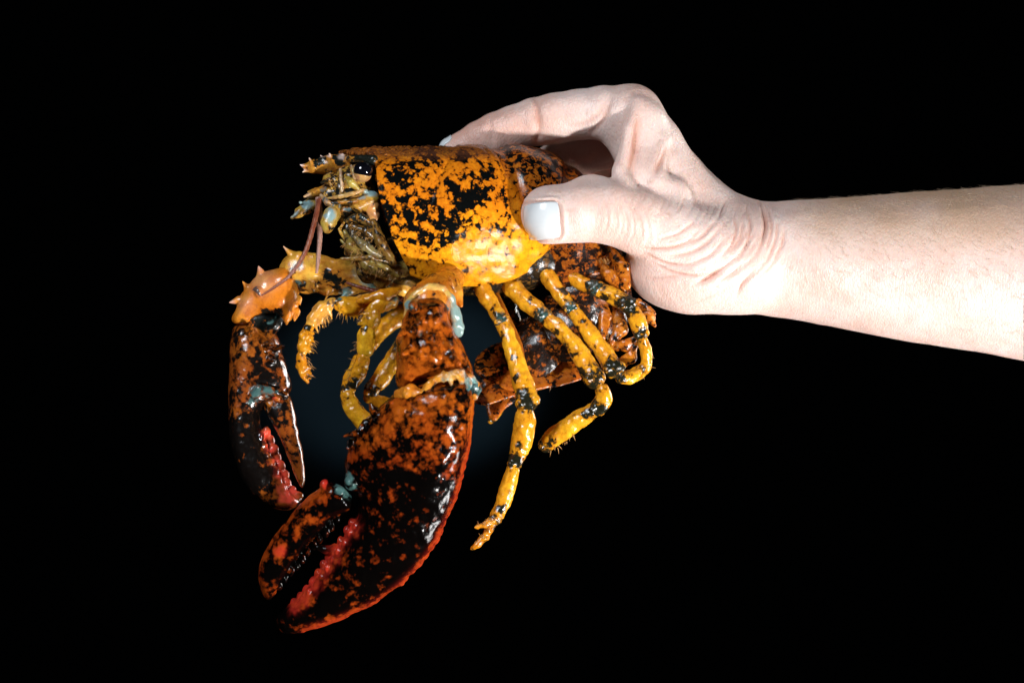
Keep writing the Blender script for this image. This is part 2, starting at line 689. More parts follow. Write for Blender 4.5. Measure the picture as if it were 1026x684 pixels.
BLACK = (0.0025, 0.003, 0.003)
M_CARA = shell_mat('carapace_shell', (0.74, 0.225, 0.008), (0.86, 0.38, 0.010), BLACK, special=(0.10, 0.035, 0.018), sc=430, bias=-0.14, contrast=0.95, mott=0.3, rough=0.12, bump=0.13, isl=1.15, coat=0.0, spec=0.10, edge=0.2)
M_ABD = shell_mat('abdomen_shell', (0.50, 0.12, 0.010), (0.66, 0.25, 0.015), BLACK, special=(0.035, 0.012, 0.006), sc=450, bias=0.08, contrast=1.0, edge=0.12)
M_CRUSH = shell_mat('crusher_shell', (0.36, 0.052, 0.006), (0.60, 0.15, 0.010), (0.0014, 0.0010, 0.0009), special=(0.07, 0.15, 0.14),
                    tip=(0.55, 0.03, 0.018), sc=300, contrast=0.6, isl=0.8, rough=0.12, bump=0.14, edge=0.32, spec=0.22, coat=0.0)
M_SMALL = shell_mat('cutter_shell', (0.30, 0.075, 0.010), (0.55, 0.19, 0.015), (0.004, 0.0028, 0.0024), special=(0.06, 0.13, 0.125),
                    tip=(0.80, 0.075, 0.045), sc=330, contrast=0.9, isl=0.6, rough=0.2, bump=0.15, edge=0.2)
M_ARM = shell_mat('arm_shell', (0.66, 0.19, 0.010), (0.70, 0.46, 0.07), (0.005, 0.007, 0.006), special=(0.14, 0.29, 0.28),
                  tip=(0.65, 0.40, 0.34), sc=300, bias=-0.12, contrast=1.0, edge=0.14)
M_LEG = shell_mat('leg_shell', (0.74, 0.28, 0.010), (0.88, 0.48, 0.022), (0.012, 0.012, 0.006), special=(0.07, 0.19, 0.18),
                  tip=(0.70, 0.45, 0.25), sc=400, bias=-0.15, contrast=1.0, edge=0.20, mott=0.4, rough=0.19, isl=0.4)
M_HEAD = shell_mat('face_shell', (0.56, 0.22, 0.02), (0.46, 0.36, 0.07), (0.010, 0.012, 0.009), special=(0.22, 0.36, 0.38),
                   tip=(0.82, 0.62, 0.55), sc=520, bias=-0.06, contrast=1.3, edge=0.14, mott=0.7)
M_MOUTH = shell_mat('mouthpart_shell', (0.20, 0.095, 0.016), (0.27, 0.22, 0.05), (0.010, 0.009, 0.006), special=(0.20, 0.26, 0.24),
                    tip=(0.5, 0.35, 0.22), sc=520, bias=-0.02, contrast=1.2, edge=0.18, mott=0.7)
M_FEEL = shell_mat('feeler_shell', (0.20, 0.045, 0.02), (0.34, 0.14, 0.08), (0.04, 0.012, 0.008), sc=900, bias=-0.2, rough=0.35)

mb, nt, b = nodes('bristle')
b.inputs['Base Color'].default_value = (0.36, 0.17, 0.04, 1)
b.inputs['Roughness'].default_value = 0.5
M_BRISTLE = mb

me_, nt, b = nodes('eye_black')
b.inputs['Base Color'].default_value = (0.003, 0.003, 0.005, 1)
b.inputs['Roughness'].default_value = 0.06
b.inputs['Coat Weight'].default_value = 1.0
M_EYE = me_

mn, nt, b = nodes('nail_polish')
b.inputs['Base Color'].default_value = (0.62, 0.65, 0.67, 1)
b.inputs['Roughness'].default_value = 0.22
tcn = nd(nt, 'ShaderNodeTexCoord').outputs['Object']
bpn = nd(nt, 'ShaderNodeBump')
bpn.inputs['Strength'].default_value = 0.05
bpn.inputs['Distance'].default_value = 0.0004
nt.links.new(noise(nt, tcn, 350, 2), bpn.inputs['Height'])
nt.links.new(bpn.outputs[0], b.inputs['Normal'])
M_NAIL = mn


def skin_mat():
    m, nt, b = nodes('skin')
    tc = nd(nt, 'ShaderNodeTexCoord').outputs['Object']
    at = nd(nt, 'ShaderNodeAttribute', attribute_name='pig')
    sep = nd(nt, 'ShaderNodeSeparateColor')
    nt.links.new(at.outputs['Color'], sep.inputs[0])
    R, G = sep.outputs[0], sep.outputs[1]
    n1 = noise(nt, tc, 60, 4, 0.6)
    n2 = noise(nt, tc, 420, 4, 0.65)
    base = mixc(nt, ramp(nt, n1, 0.32, 0.70), (0.72, 0.505, 0.44), (0.76, 0.60, 0.55))
    base = mixc(nt, mth(nt, 'MULTIPLY', ramp(nt, n2, 0.50, 0.78), 0.35), base, (0.52, 0.28, 0.21))
    base = mixc(nt, mth(nt, 'MULTIPLY', R, 0.85), base, (0.52, 0.19, 0.11))
    base = mixc(nt, G, base, (0.56, 0.36, 0.24))
    fr = noise(nt, tc, 230, 2, 0.5)
    base = mixc(nt, mth(nt, 'MULTIPLY', ramp(nt, fr, 0.66, 0.76), 0.3), base, (0.45, 0.25, 0.16))
    nt.links.new(base, b.inputs['Base Color'])
    b.inputs['Roughness'].default_value = 0.47
    b.inputs['Subsurface Weight'].default_value = 0.22
    b.inputs['Subsurface Radius'].default_value = (0.006, 0.0022, 0.0012)
    b.inputs['Subsurface Scale'].default_value = 0.7
    bp = nd(nt, 'ShaderNodeBump')
    bp.inputs['Strength'].default_value = 0.55
    bp.inputs['Distance'].default_value = 0.0005
    v = nd(nt, 'ShaderNodeTexVoronoi', feature='DISTANCE_TO_EDGE')
    mp = nd(nt, 'ShaderNodeMapping')
    nt.links.new(tc, mp.inputs[0])
    mp.inputs['Rotation'].default_value = (0, 0.5, 0)
    mp.inputs['Scale'].default_value = (1.5, 1, 0.7)
    nt.links.new(mp.outputs[0], v.inputs['Vector'])
    v.inputs['Scale'].default_value = 720
    hgt = mth(nt, 'ADD', mth(nt, 'MULTIPLY', ramp(nt, v.outputs[0], 0.0, 0.22), 0.22), mth(nt, 'MULTIPLY', noise(nt, mp.outputs[0], 260, 5, 0.65), 0.9))
    nt.links.new(hgt, bp.inputs['Height'])
    nt.links.new(bp.outputs[0], b.inputs['Normal'])
    return m


M_SKIN = skin_mat()
mh, nt, b = nodes('arm_hair')
b.inputs['Base Color'].default_value = (0.62, 0.46, 0.32, 1)
b.inputs['Roughness'].default_value = 0.4
M_HAIR = mh

mbk, nt, b = nodes('backdrop_cloth')
b.inputs['Roughness'].default_value = 1.0
b.inputs['Specular IOR Level'].default_value = 0.0
tcb = nd(nt, 'ShaderNodeTexCoord').outputs['Object']
nt.links.new(mixc(nt, noise(nt, tcb, 90, 3), (0.00025, 0.0003, 0.00035), (0.0004, 0.00045, 0.0005)), b.inputs['Base Color'])
M_BACK = mbk

# ------------------------------------------------------------------ setting: black cloth far behind
bx = np.linspace(-6500, 6500, 60)
bz = np.linspace(-5000, 5000, 40)
gx, gz = np.meshgrid(bx, bz, indexing='ij')
Vb = np.stack([gx, 3440 + 14 * np.sin(gx / 420.0) + 6 * np.sin(gx / 170.0 + gz / 900), gz], -1).reshape(-1, 3)
bd = build('backdrop', Vb, grid_faces(60, 40), M_BACK, None, pigment(Vb))
bd['kind'] = 'structure'


def thing(name, label, cat, at):
    o = bpy.data.objects.new(name, None)
    scene.collection.objects.link(o)
    o.empty_display_size = 0.02
    o.location = tuple(at * S)
    ORG[o.name] = at
    o['label'] = label
    o['category'] = cat
    return o


# ==================================================================== LOBSTER
LOB = thing('lobster', 'mottled orange and black live lobster gripped by a hand, claws hanging down', 'lobster', pt(470, 230, 8))


def wc(u):
    return (u - 450) * 0.24


def prof(tab, u):
    t = np.array(tab, float)
    q = catmull(t, 8)
    return np.interp(u, q[:, 0], q[:, 1])


# ---- carapace
top = [(330, 157), (345, 154), (370, 152.5), (400, 151), (440, 149), (470, 148.5), (505, 149), (540, 153), (562, 162)]
botm = [(350, 243), (372, 254), (390, 265), (420, 277), (450, 284), (480, 285), (505, 281), (525, 272), (545, 260), (562, 246)]
half = [(330, 16), (350, 33), (375, 50), (400, 58), (440, 64), (480, 66), (510, 65), (540, 61), (562, 55)]


def carapace():
    n, m = 200, 190
    th = np.linspace(-math.radians(134), math.radians(134), m)
    a = np.abs(th) / math.radians(134)
    uf = np.interp(a, [0, 0.16, 0.28, 0.36, 0.5, 0.66, 0.82, 1.0], [338, 350, 371, 377, 378, 382, 392, 413])
    ur = np.interp(a, [0, 0.15, 0.4, 0.6, 0.75, 0.86, 0.94, 1.0], [486, 492, 509, 522, 540, 555, 558, 535])
    ker = np.ones(9) / 9
    uf = np.convolve(np.pad(uf, 4, mode='edge'), ker, 'valid')
    ur = np.convolve(np.pad(ur, 4, mode='edge'), ker, 'valid')
    s = np.linspace(0, 1, n)
    U = uf[None] + (ur - uf)[None] * s[:, None]
    TH = np.broadcast_to(th[None], U.shape)
    vt, vb, hb = prof(top, U), prof(botm, U), prof(half, U)
    vm = vt + (vb - vt) * 0.50
    c = np.cos(TH)
    cb = abs(math.cos(math.radians(134)))
    Vv = np.where(c > 0, vm - (vm - vt) * np.abs(c) ** 0.92, vm + (vb - vm) * np.minimum(-c / cb, 1.0) ** 1.1)
    sn = np.sin(TH)
    lower = np.clip(-c, 0, 1)
    Ww = wc(U) + np.sign(sn) * hb * np.abs(sn) ** 0.85 * (1 - 0.06 * lower)
    # neck groove, running forward and down over the side
    gu = np.interp(a, [0, 0.3, 0.5, 0.7, 1.0], [455, 449, 436, 424, 410])
    g = -1.2 * np.exp(-((U - gu) / 4.0) ** 2) * (1 - sstep(0.55, 0.8, a))[None]
    g += 1.5 * np.exp(-((U - gu - 22) / 18.0) ** 2)
    # rear rim
    g += 0.5 * np.exp(-((U - ur[None] + 3) / 3.0) ** 2) - 0.9 * np.exp(-((U - ur[None] + 9) / 4.0) ** 2) - 2.5 * np.exp(-((U - ur[None]) / 5.0) ** 2)
    # belly edge rim
    g += 0.8 * np.exp(-((1 - a)[None] / 0.03) ** 2)
    k = 1 + Ww / D
    P = np.stack([(U - 513) * k, Ww, (342 - Vv) * k], -1)
    du, dv = np.gradient(P, axis=0), np.gradient(P, axis=1)
    N = -np.cross(du, dv)
    N /= np.linalg.norm(N, axis=2, keepdims=True) + 1e-9
    cen = np.stack([P[..., 0], wc(U), (342 - vm)], -1)
    sgn = np.sign(((P - cen) * N).sum(-1).mean())
    N *= sgn
    fl = P.reshape(-1, 3)
    und = (vnoise(fl, 26, 1) - 0.5) * 2.4 + (vnoise(fl, 9, 2) - 0.5) * 0.8
    # roughened, beaded back
    dors = np.exp(-(TH / 0.55) ** 2)
    bead = np.maximum(vnoise(fl, 3.6, 5) - 0.62, 0).reshape(n, m) * 7 * dors * (0.35 + sstep(480, 380, U))
    P = P + N * (g + und.reshape(n, m) + bead)[..., None]
    return P, sgn


CB = [(215, 135, 32), (262, 152, 26), (182, 285, 26), (190, 335, 24), (250, 240, 20), (330, 315, 24), (300, 345, 26), (330, 250, 22),
      (368, 248, 20), (400, 292, 18), (402, 350, 24), (350, 392, 28), (430, 385, 30), (280, 292, 20), (450, 172, 16), (470, 200, 15),
      (492, 222, 24), (530, 240, 28), (572, 215, 20), (480, 262, 18), (500, 322, 14), (582, 130, 24), (490, 60, 26), (352, 60, 34),
      (300, 110, 22), (400, 92, 18), (445, 330, 26), (470, 372, 14), (384, 430, 10), (300, 200, 12), (502, 140, 18), (540, 182, 14),
      (240, 300, 16), (260, 345, 18), (425, 180, 10), (175, 235, 12), (205, 380, 16), (330, 440, 10), (290, 400, 12), (610, 200, 10),
      (160, 190, 10), (450, 290, 14), (620, 340, 7), (545, 350, 7)]
CB = [(340 + a / 3.946, 140 + b / 3.946, 1.38 * r / 3.946, 0.74) for a, b, r in CB]


CB += [(379, 196, 7, .7), (378, 206, 6, .8), (379, 216, 7, .9), (381, 226, 8, .9), (383, 237, 8, .9), (386, 247, 8, .9), (391, 257, 8, .8), (399, 265, 7, .7), (410, 271, 6, .6)]


def cara_pig(V):
    u, v = proj(V)
    nearside = V[:, 1] < wc(u) + 8
    far = ~nearside
    dk = blobs(V, CB)
    u0 = (u - 372) / 30
    dk = np.where(far, 0.42 + 0 * dk, dk * 0.95)
    # the upper flank is strongly blotched, the lower flank clear yellow
    dk = dk + np.where(nearside, 0.10 * np.exp(-((v - 195) / 40) ** 2) - 0.16 * sstep(235, 255, v) * sstep(430, 460, u), 0)
    yel = sstep(195, 255, v) * 0.75 + 0.3 * sstep(430, 480, u) * sstep(180, 225, v)
    topb = sstep(172, 152, v) * 0.72
    return pigment(V, np.clip(dk + 0.10, 0, 1), yel, topb, 0)


P, sg = carapace()
CAR = shell_obj('carapace', P, -3.0 * sg if False else 3.0, M_CARA, LOB, cara_pig, flip=False)

# ---- underside and thorax
body = Sh(10)
body.chain([(392, 258, wc(392), 26), (430, 262, wc(430), 32), (480, 262, wc(480), 34), (530, 255, wc(530), 34), (560, 250, wc(560), 30)],
           flat=((0, 1, 0), 1.35))
for i, uu in enumerate((440, 470, 498, 525, 552)):
    for sd in (-1, 1):
        body.ell((uu, 277 - 0.16 * abs(uu - 470), wc(uu) + sd * 26), (14, 20, 16), k=14)
solid('thorax', body, M_MOUTH, LOB, lambda V: pigment(V, 0.35 * vnoise(V, 18) + 0.5, 0.3 * vnoise(V, 25, 3), 0, 0), h=1.5, disp=lambda V: (vnoise(V, 12, 3) - 0.5) * 3)

# ---- beak between the eyes
ros = Sh(4)
ros.chain([(376, 162, wc(376), 13), (350, 163, wc(350), 11), (330, 165.5, wc(330), 10), (314, 167, wc(314), 7), (306, 167, wc(306), 3)], flat=((0, 1, 0), 1.15))
for (a, b, c, d, r) in ((313, 164, 309.5, 158, 2.2), (325, 161, 321, 155.5, 2.4), (334, 159, 329.5, 153.5, 2.4), (348, 157, 343.5, 154.5, 3.2), (308, 168, 300.5, 165.0, 2.6), (310, 170, 303, 172.5, 2.4)):
    for sd in ((-6,) if a > 312 else (0,)):
        ros.spine(a, b, wc(a) + sd, c, d, wc(c) + sd - 1, r, 0.5)
        if sd:
            ros.spine(a + 2, b + 1, wc(a) - sd, c + 2, d + 1, wc(c) - sd, r, 0.5)
ros.chain([(350, 159, wc(350) - 20, 3.5), (362, 158.5, wc(362) - 32, 3.5), (374, 160, wc(374) - 42, 5)], k=5)
tipsR = [(309, 157.5), (320.5, 155), (329, 153), (343, 154), (300, 164.5), (302.5, 173)]
solid('rostrum', ros, M_HEAD, LOB, lambda V: pigment(V, 0.30 * sstep(168, 156, proj(V)[1]) + blobs(V, [(366, 158, 16, 0.75), (352, 168, 8, 0.6), (321, 161, 6, .7), (340, 162, 8, .7), (328, 174, 5, .5), (346, 172, 6, .6)]), 0.15, blobs(V, [(a + 3, b + 3.5, 2.2, 0.0) for a, b in tipsR]),
                                                       blobs(V, [(a, b, 3.2, 0.95) for a, b in tipsR])), h=0.7)
# beads along the crest
for i in range(22):
    pass

# ---- eyes
for sd in (-1, 1):
    eu, ev = (364, 170.8) if sd < 0 else (356, 169)
    ew = wc(362) + sd * 40
    st = Sh(3)
    st.chain([(356, 173, wc(356) + sd * 18, 8), (eu - 0.5, ev + 2.5, ew + 2 * -sd, 9.4)], k=3)
    E = solid('eye', Sh(1).ell((eu, ev, ew), (10.0, 8.6, 8.4), rot=6), M_EYE, LOB, None, h=0.5, sm=2)
    solid('eye_stalk', st, M_HEAD, E, lambda V: pigment(V, 0.0, 0.25, 0.0, 0.12), h=0.7)

# ---- face plates and feeler bases
face = Sh(5)
face.ell((352, 196, wc(352) - 12), (24, 26, 30), k=6)
face.ell((340, 182, wc(340) - 22), (11, 9, 7), rot=20, k=2)
face.ell((352, 184, wc(352) - 30), (9, 9, 7), rot=-30, k=2)
face.ell((331, 180, wc(331) - 12), (8, 11, 8), rot=10, k=2)
face.ell((338, 194, wc(338) - 24), (15, 3.5, 8), rot=-12, k=1.5)
solid('face', face, M_HEAD, LOB, lambda V: pigment(V, 0.24 + 0.4 * vnoise(V, 7, 4), 0.8, 0.16, 0), h=0.8,
      disp=lambda V: (vnoise(V, 5, 3) - 0.5) * 2.2)


def seg(name, pr, par, mat, pig, k=2, flat=None, h=0.8, spines=(), disp=None):
    s = Sh(k)
    s.chain(pr, flat=flat)
    for q in spines:
        s.spine(*q)
    return solid(name, s, mat, par, pig, h=h, disp=disp)


fw = -42
AB = seg('antenna_base', [(372, 200, fw - 8, 9), (358, 206, fw - 12, 10)], LOB, M_HEAD,
         lambda V: pigment(V, blobs(V, [(356, 211, 7, .6)]), 0.55, blobs(V, [(371, 193, 7, 0.9), (362, 197, 5, .8)]), 0), flat=((0, 1, 0), 1.2), spines=[(366, 192, fw - 14, 361, 189, fw - 20, 3)])
seg('antenna_scale', [(372, 208, fw - 10, 9), (374, 217, fw - 8, 6)], AB, M_HEAD, lambda V: pigment(V, 0, 0.2, 0, 0.1), spines=[(378, 216, fw - 12, 377, 222, fw - 14, 3)])
seg('antenna_segment', [(341, 208, fw - 10, 7), (334, 214, fw - 16, 8.5)], AB, M_HEAD, lambda V: pigment(V, 0.1, 0.75, blobs(V, [(342, 205, 4, .7)]), 0))
seg('antenna_segment', [(355, 210, fw - 14, 5), (346, 212, fw - 18, 5.5)], AB, M_HEAD, lambda V: pigment(V, 0.5, 0.2, blobs(V, [(350, 209, 4, .8)]), 0))
seg('antenna_segment', [(332, 215, fw - 22, 8), (329, 224, fw - 24, 8), (328, 229, fw - 24, 5)], AB, M_HEAD,
    lambda V: pigment(V, blobs(V, [(334, 227, 5, .8)]), 0.8, blobs(V, [(330, 215, 8, 0.85)]), 0))
A2 = seg('antenna_base', [(318, 202, wc(318) - 4, 5), (309, 207, wc(309) - 10, 7), (300, 213, wc(300) - 14, 5), (293, 218, wc(293) - 16, 1.5)], LOB, M_HEAD,
         lambda V: pigment(V, blobs(V, [(307, 213, 5, .6)]), 0.75, blobs(V, [(306, 204, 7, 0.9), (294, 215, 4, .8)]), 0),
         spines=[(305, 204, -50, 300, 203, -54, 2.5)], disp=lambda V: (vnoise(V, 4, 3) - 0.5) * 2.0)
A3 = seg('antennule', [(328, 189, wc(328) - 8, 5), (318, 193, wc(318) - 12, 4.5), (309, 196, wc(309) - 14, 2.6), (304.5, 197, wc(304) - 15, 1)], LOB, M_HEAD,
         lambda V: pigment(V, 0.1, 0.4, blobs(V, [(324, 190, 4, .7)]), blobs(V, [(306, 197, 4, .3)])), spines=[(316, 190, -42, 308, 192, -46, 2)])

# slim struts and plates of the face
for pr, pg_ in (([(341, 170, -52, 1.6), (342, 180, -58, 1.8), (343, 191, -60, 2.2)], (0.0, 0.7, 0.35, 0.25)),
                ([(346, 176, -60, 1.5), (352, 183, -66, 4.5), (359, 190, -64, 2)], (0.1, 1, 0.1, 0)),
                ([(328, 199, -54, 1.2), (340, 197, -62, 2.0), (354, 194, -66, 2.2), (364, 190, -64, 1.5)], (0.0, 0.5, 0.05, 0.1)),
                ([(326, 204, -58, 1.2), (342, 203, -64, 1.6), (358, 202, -68, 1.4)], (0.5, 0.2, 0.1, 0)),
                ([(332, 172, -46, 1.2), (331, 181, -52, 2.2), (333, 190, -54, 1.6)], (0.4, 0.6, 0.2, 0)),
                ([(322, 183, -46, 1.0), (328, 180, -50, 2.0), (336, 178, -54, 2.2)], (0.7, 0.3, 0, 0)),
                ([(352, 166, -56, 1.3), (355, 175, -60, 1.8), (356, 182, -62, 1.2)], (0.2, 0.8, 0.2, 0.15)),
                ([(346, 221, -62, 1.0), (340, 230, -66, 1.6), (345, 240, -68, 1.0)], (0.2, 0.6, 0.0, 0)),
                ([(352, 219, -72, 2.5), (362, 217, -76, 3.6), (370, 222, -74, 2.2)], (0.55, 0.4, 0.3, 0)),
                ([(322, 196, -52, 2.0), (328, 203, -58, 3.2), (334, 206, -60, 2.2)], (0.3, 0.3, 0.5, 0))):
    seg('face_plate', pr, LOB, M_HEAD, pg_, h=0.6, disp=lambda V: (vnoise(V, 3, 3) - 0.5) * 0.9)

# long feelers
tube('feeler', [(320, 200, -55, 2.6), (315.5, 221, -72, 2.6), (306, 252, -86, 2.3), (291, 275, -92, 1.8), (276, 287, -92, 1.4), (262, 296, -90, 0.9)], M_FEEL, A2,
     lambda V: pigment(V, 0.1, 0.25, 0, 0), wob=0.10)
tube('feeler', [(319, 198, -50, 3.2), (320, 218, -62, 3.3), (320, 240, -70, 2.8), (318.5, 262, -74, 2.0), (317, 274, -74, 1.2)], M_FEEL, A3,
     lambda V: pigment(V, 0.0, 0.85, 0, 0.15), wob=0.06, squash=0.6)
tube('feeler', [(347, 283, -45, 1.2), (362, 288, -46, 2.0), (384, 294, -46, 2.6), (404, 300, -42, 2.8)], M_FEEL, LOB, lambda V: pigment(V, 0.35, 0.0, 0, 0), wob=0.12)

# ---- mouthparts
mo = Sh(4)
mo.ell((362, 238, -42), (20, 28, 26), rot=-12, k=6)
mo.ell((378, 262, -40), (20, 14, 24), rot=25, k=6)
solid('mouth', mo, M_MOUTH, LOB, lambda V: pigment(V, 0.55, 0.5, 0, 0), h=1.1, disp=lambda V: (vnoise(V, 7, 3) - 0.5) * 6)
plates = [([(352, 226, -66, 3), (368, 232, -70, 6), (384, 246, -66, 4)], 0.5, 0.2, 0),
          ([(345, 232, -64, 2), (352, 246, -70, 6), (366, 262, -68, 5)], 0.2, 0.8, 0),
          ([(356, 238, -74, 2.5), (366, 247, -78, 5), (380, 256, -74, 3)], 0.1, 0.6, 0.45),
          ([(341, 259, -76, 1.0), (352, 259, -76, 2.6), (372, 258, -76, 3), (388, 262, -72, 2)], 0.3, 0.3, 0),
          ([(372, 262, -76, 2), (386, 268, -76, 3.4), (400, 278, -70, 2.2)], 0.1, 0.9, 0.2),
          ([(356, 256, -66, 5), (368, 266, -68, 8), (386, 274, -66, 6)], 0.25, 0.7, 0),
          ([(374, 224, -70, 5), (382, 244, -72, 6), (394, 264, -70, 4)], 0.3, 0.2, 0),
          ([(346, 222, -60, 3), (358, 218, -66, 5), (372, 226, -68, 4)], 0.5, 0.6, 0.2),
          ([(341, 240, -70, 1.0), (348, 247, -72, 2), (357, 253, -72, 2.5)], 0.1, 0.9, 0.1),
          ([(382, 282, -50, 8), (390, 272, -52, 9), (410, 268, -48, 8)], 0.15, 0.7, 0.0)]
for pr, r_, g_, b_ in plates:
    seg('mouth_plate', pr, LOB, M_MOUTH, (r_, g_, b_, 0), flat=((0, 1, 0), 1.25), disp=lambda V: (vnoise(V, 4, 7) - 0.5) * 1.4)


# ---- bristles: many thin hooked hairs on one limb
def bristles(parent, segs, count, length, name='bristle_fringe', spread=0.5, r=0.55):
    V, F = [], []
    for _ in range(count):
        (a, b, dirs) = random.choice(segs)
        t = random.random()
        p = pt(*[a[i] + (b[i] - a[i]) * t for i in range(3)]) + np.array([random.gauss(0, 1.5) for _ in range(3)])
        d = np.array([dirs[0], dirs[2], -dirs[1]], float)
        d /= np.linalg.norm(d)
        d = d + np.array([random.gauss(0, spread * .6), random.gauss(0, spread), random.gauss(0, spread * .6)])
        d /= np.linalg.norm(d)
        L = length * random.uniform(0.5, 1.2)
        sx = np.cross(d, [0.1, 1, 0.2])
        sx /= np.linalg.norm(sx)
        sy = np.cross(d, sx)
        i0 = len(V)
        for (q, rr) in ((p, r), (p + d * L * 0.6, r * 0.7), (p + d * L + np.array([0, 0, -0.12 * L]), r * 0.15)):
            for j in range(3):
                an = j * 2.094
                V.append(q + (sx * math.cos(an) + sy * math.sin(an)) * rr)
        for lv in (0, 3):
            for j in range(3):
                k = (j + 1) % 3
                F.append([i0 + lv + j, i0 + lv + k, i0 + lv + 3 + k, i0 + lv + 3 + j])
    V = np.array(V)
    return build(name, V, np.array(F), M_BRISTLE, parent, pigment(V), kind='stuff')


bristles(LOB, [((352, 226, -74), (384, 252, -80), (-0.6, 0.8, -0.3)), ((344, 240, -72), (372, 264, -78), (-0.8, 0.6, -0.3)), ((350, 262, -74), (392, 276, -78), (-0.4, 1, -0.2)), ((330, 178, -52), (358, 200, -66), (-0.7, 0.5, -0.4))], 130, 6, r=0.32)

# ---- third mouth leg with hairy inner edge, curling down at the front
w3 = -40
def comb(a, b, d, n, L=7.0, r=2.0):
    """a row of stout spines from a to b pointing along d (picture directions)"""
    out = []
    for i in range(n):
        t = (i + 0.5) / n
        p = [a[k] + (b[k] - a[k]) * t for k in range(3)]
        q = L * random.uniform(0.7, 1.25)
        out.append((p[0], p[1], p[2], p[0] + d[0] * q + random.uniform(-1, 1), p[1] + d[1] * q + random.uniform(-1, 1), p[2] - random.uniform(0, 4), r, 0.3))
    return out


rough_ = lambda V: (vnoise(V, 4.5, 2) - 0.5) * 2.6
ml = seg('mouth_leg', [(374, 299, w3, 7), (354, 307, w3 - 6, 10), (343, 305, w3 - 8, 8), (338, 304, w3 - 8, 6)], LOB, M_LEG,
         lambda V: pigment(V, blobs(V, [(338, 301, 5, .9), (345, 310, 4, .6), (362, 300, 5, .5)]), 0.45, blobs(V, [(341, 299, 4, .7)]), 0), disp=rough_,
         spines=comb((360, 312, w3 - 8), (340, 311, w3 - 10), (-0.1, 1), 6, 8))
seg('leg_segment', [(334, 303, w3 - 8, 5.5), (323, 308, w3 - 11, 7), (314, 319, w3 - 14, 6.5), (311, 324, w3 - 14, 4.5)], ml, M_LEG, lambda V: pigment(V, 0.15 + blobs(V, [(334, 303, 5, .6)]), 0.6, 0, 0.15), disp=rough_,
    spines=comb((331, 310, w3 - 10), (314, 326, w3 - 14), (0.35, 1), 6, 9))
seg('leg_segment', [(310, 327, w3 - 14, 4.5), (306, 336, w3 - 16, 6.4), (304, 347, w3 - 16, 6), (303, 353, w3 - 16, 4)], ml, M_LEG, lambda V: pigment(V, 0.25 + blobs(V, [(308, 326, 4, .6)]), 0.3, 0, 0), disp=rough_,
    spines=comb((309, 330, w3 - 15), (306, 351, w3 - 16), (1, 0.6), 6, 8))
seg('leg_segment', [(302, 356, w3 - 16, 4.2), (301.5, 366, w3 - 14, 5.2), (304, 376, w3 - 13, 3.6), (308, 383, w3 - 12, 1.2)], ml, M_LEG, lambda V: pigment(V, 0.36, 0.0, 0, 0), disp=rough_,
    spines=comb((304, 357, w3 - 15), (307, 378, w3 - 12), (1, 0.55), 6, 7, 1.7))
bristles(ml, [((352, 312, w3 - 8), (334, 310, w3 - 10), (0, 1, 0)), ((330, 312, w3 - 10), (314, 324, w3 - 14), (0.5, 1, 0)),
              ((312, 328, w3 - 14), (307, 350, w3 - 16), (1, 0.6, 0)), ((306, 352, w3 - 14), (308, 378, w3 - 12), (1, 0.5, 0))], 70, 10, r=0.4, spread=0.7)
# second mouth leg
ml = seg('mouth_leg', [(392, 302, -52, 8), (380, 304, -56, 9.5), (374, 310, -58, 7)], LOB, M_LEG, lambda V: pigment(V, 0.05, 0.25, blobs(V, [(396, 296, 9, .9)]), 0), disp=lambda V: (vnoise(V, 5, 2) - 0.5) * 2)
seg('leg_segment', [(374, 314, -58, 8), (372, 320, -58, 9), (370, 326, -58, 6)], ml, M_LEG, lambda V: pigment(V, 0.3, 0.5, 0, 0), disp=rough_, spines=comb((368, 312, -62), (364, 326, -62), (-1, 0.3), 4, 7))
seg('leg_segment', [(368, 330, -58, 7), (367, 336, -58, 9), (366, 350, -58, 8.6), (365, 354, -58, 6)], ml, M_LEG, lambda V: pigment(V, blobs(V, [(366, 330, 6, .8)]), 0.8, 0, 0))
seg('leg_segment', [(364, 358, -58, 6.5), (360, 371, -56, 8), (354, 384, -54, 6)], ml, M_LEG, lambda V: pigment(V, 0.30 + blobs(V, [(352, 388, 8, .8)]), 0.3, 0, 0), disp=lambda V: (vnoise(V, 4, 2) - 0.5) * 2)
bristles(ml, [((370, 308, -60), (362, 322, -60), (-1, 0.5, 0)), ((360, 335, -58), (357, 358, -58), (-1, 0.4, 0)), ((356, 360, -58), (349, 380, -56), (-1, 0.5, 0))], 50, 7, r=0.45, spread=0.7)
seg('mouth_leg', [(400, 290, -56, 3), (385, 296, -60, 7), (366, 300, -60, 4), (358, 302, -58, 2)], LOB, M_LEG, (0.05, 0.0, 0.0, 0), disp=lambda V: (vnoise(V, 4, 2) - 0.5) * 1.5)

# ==================================================================== far claw (slender) and its arm
wf = -8
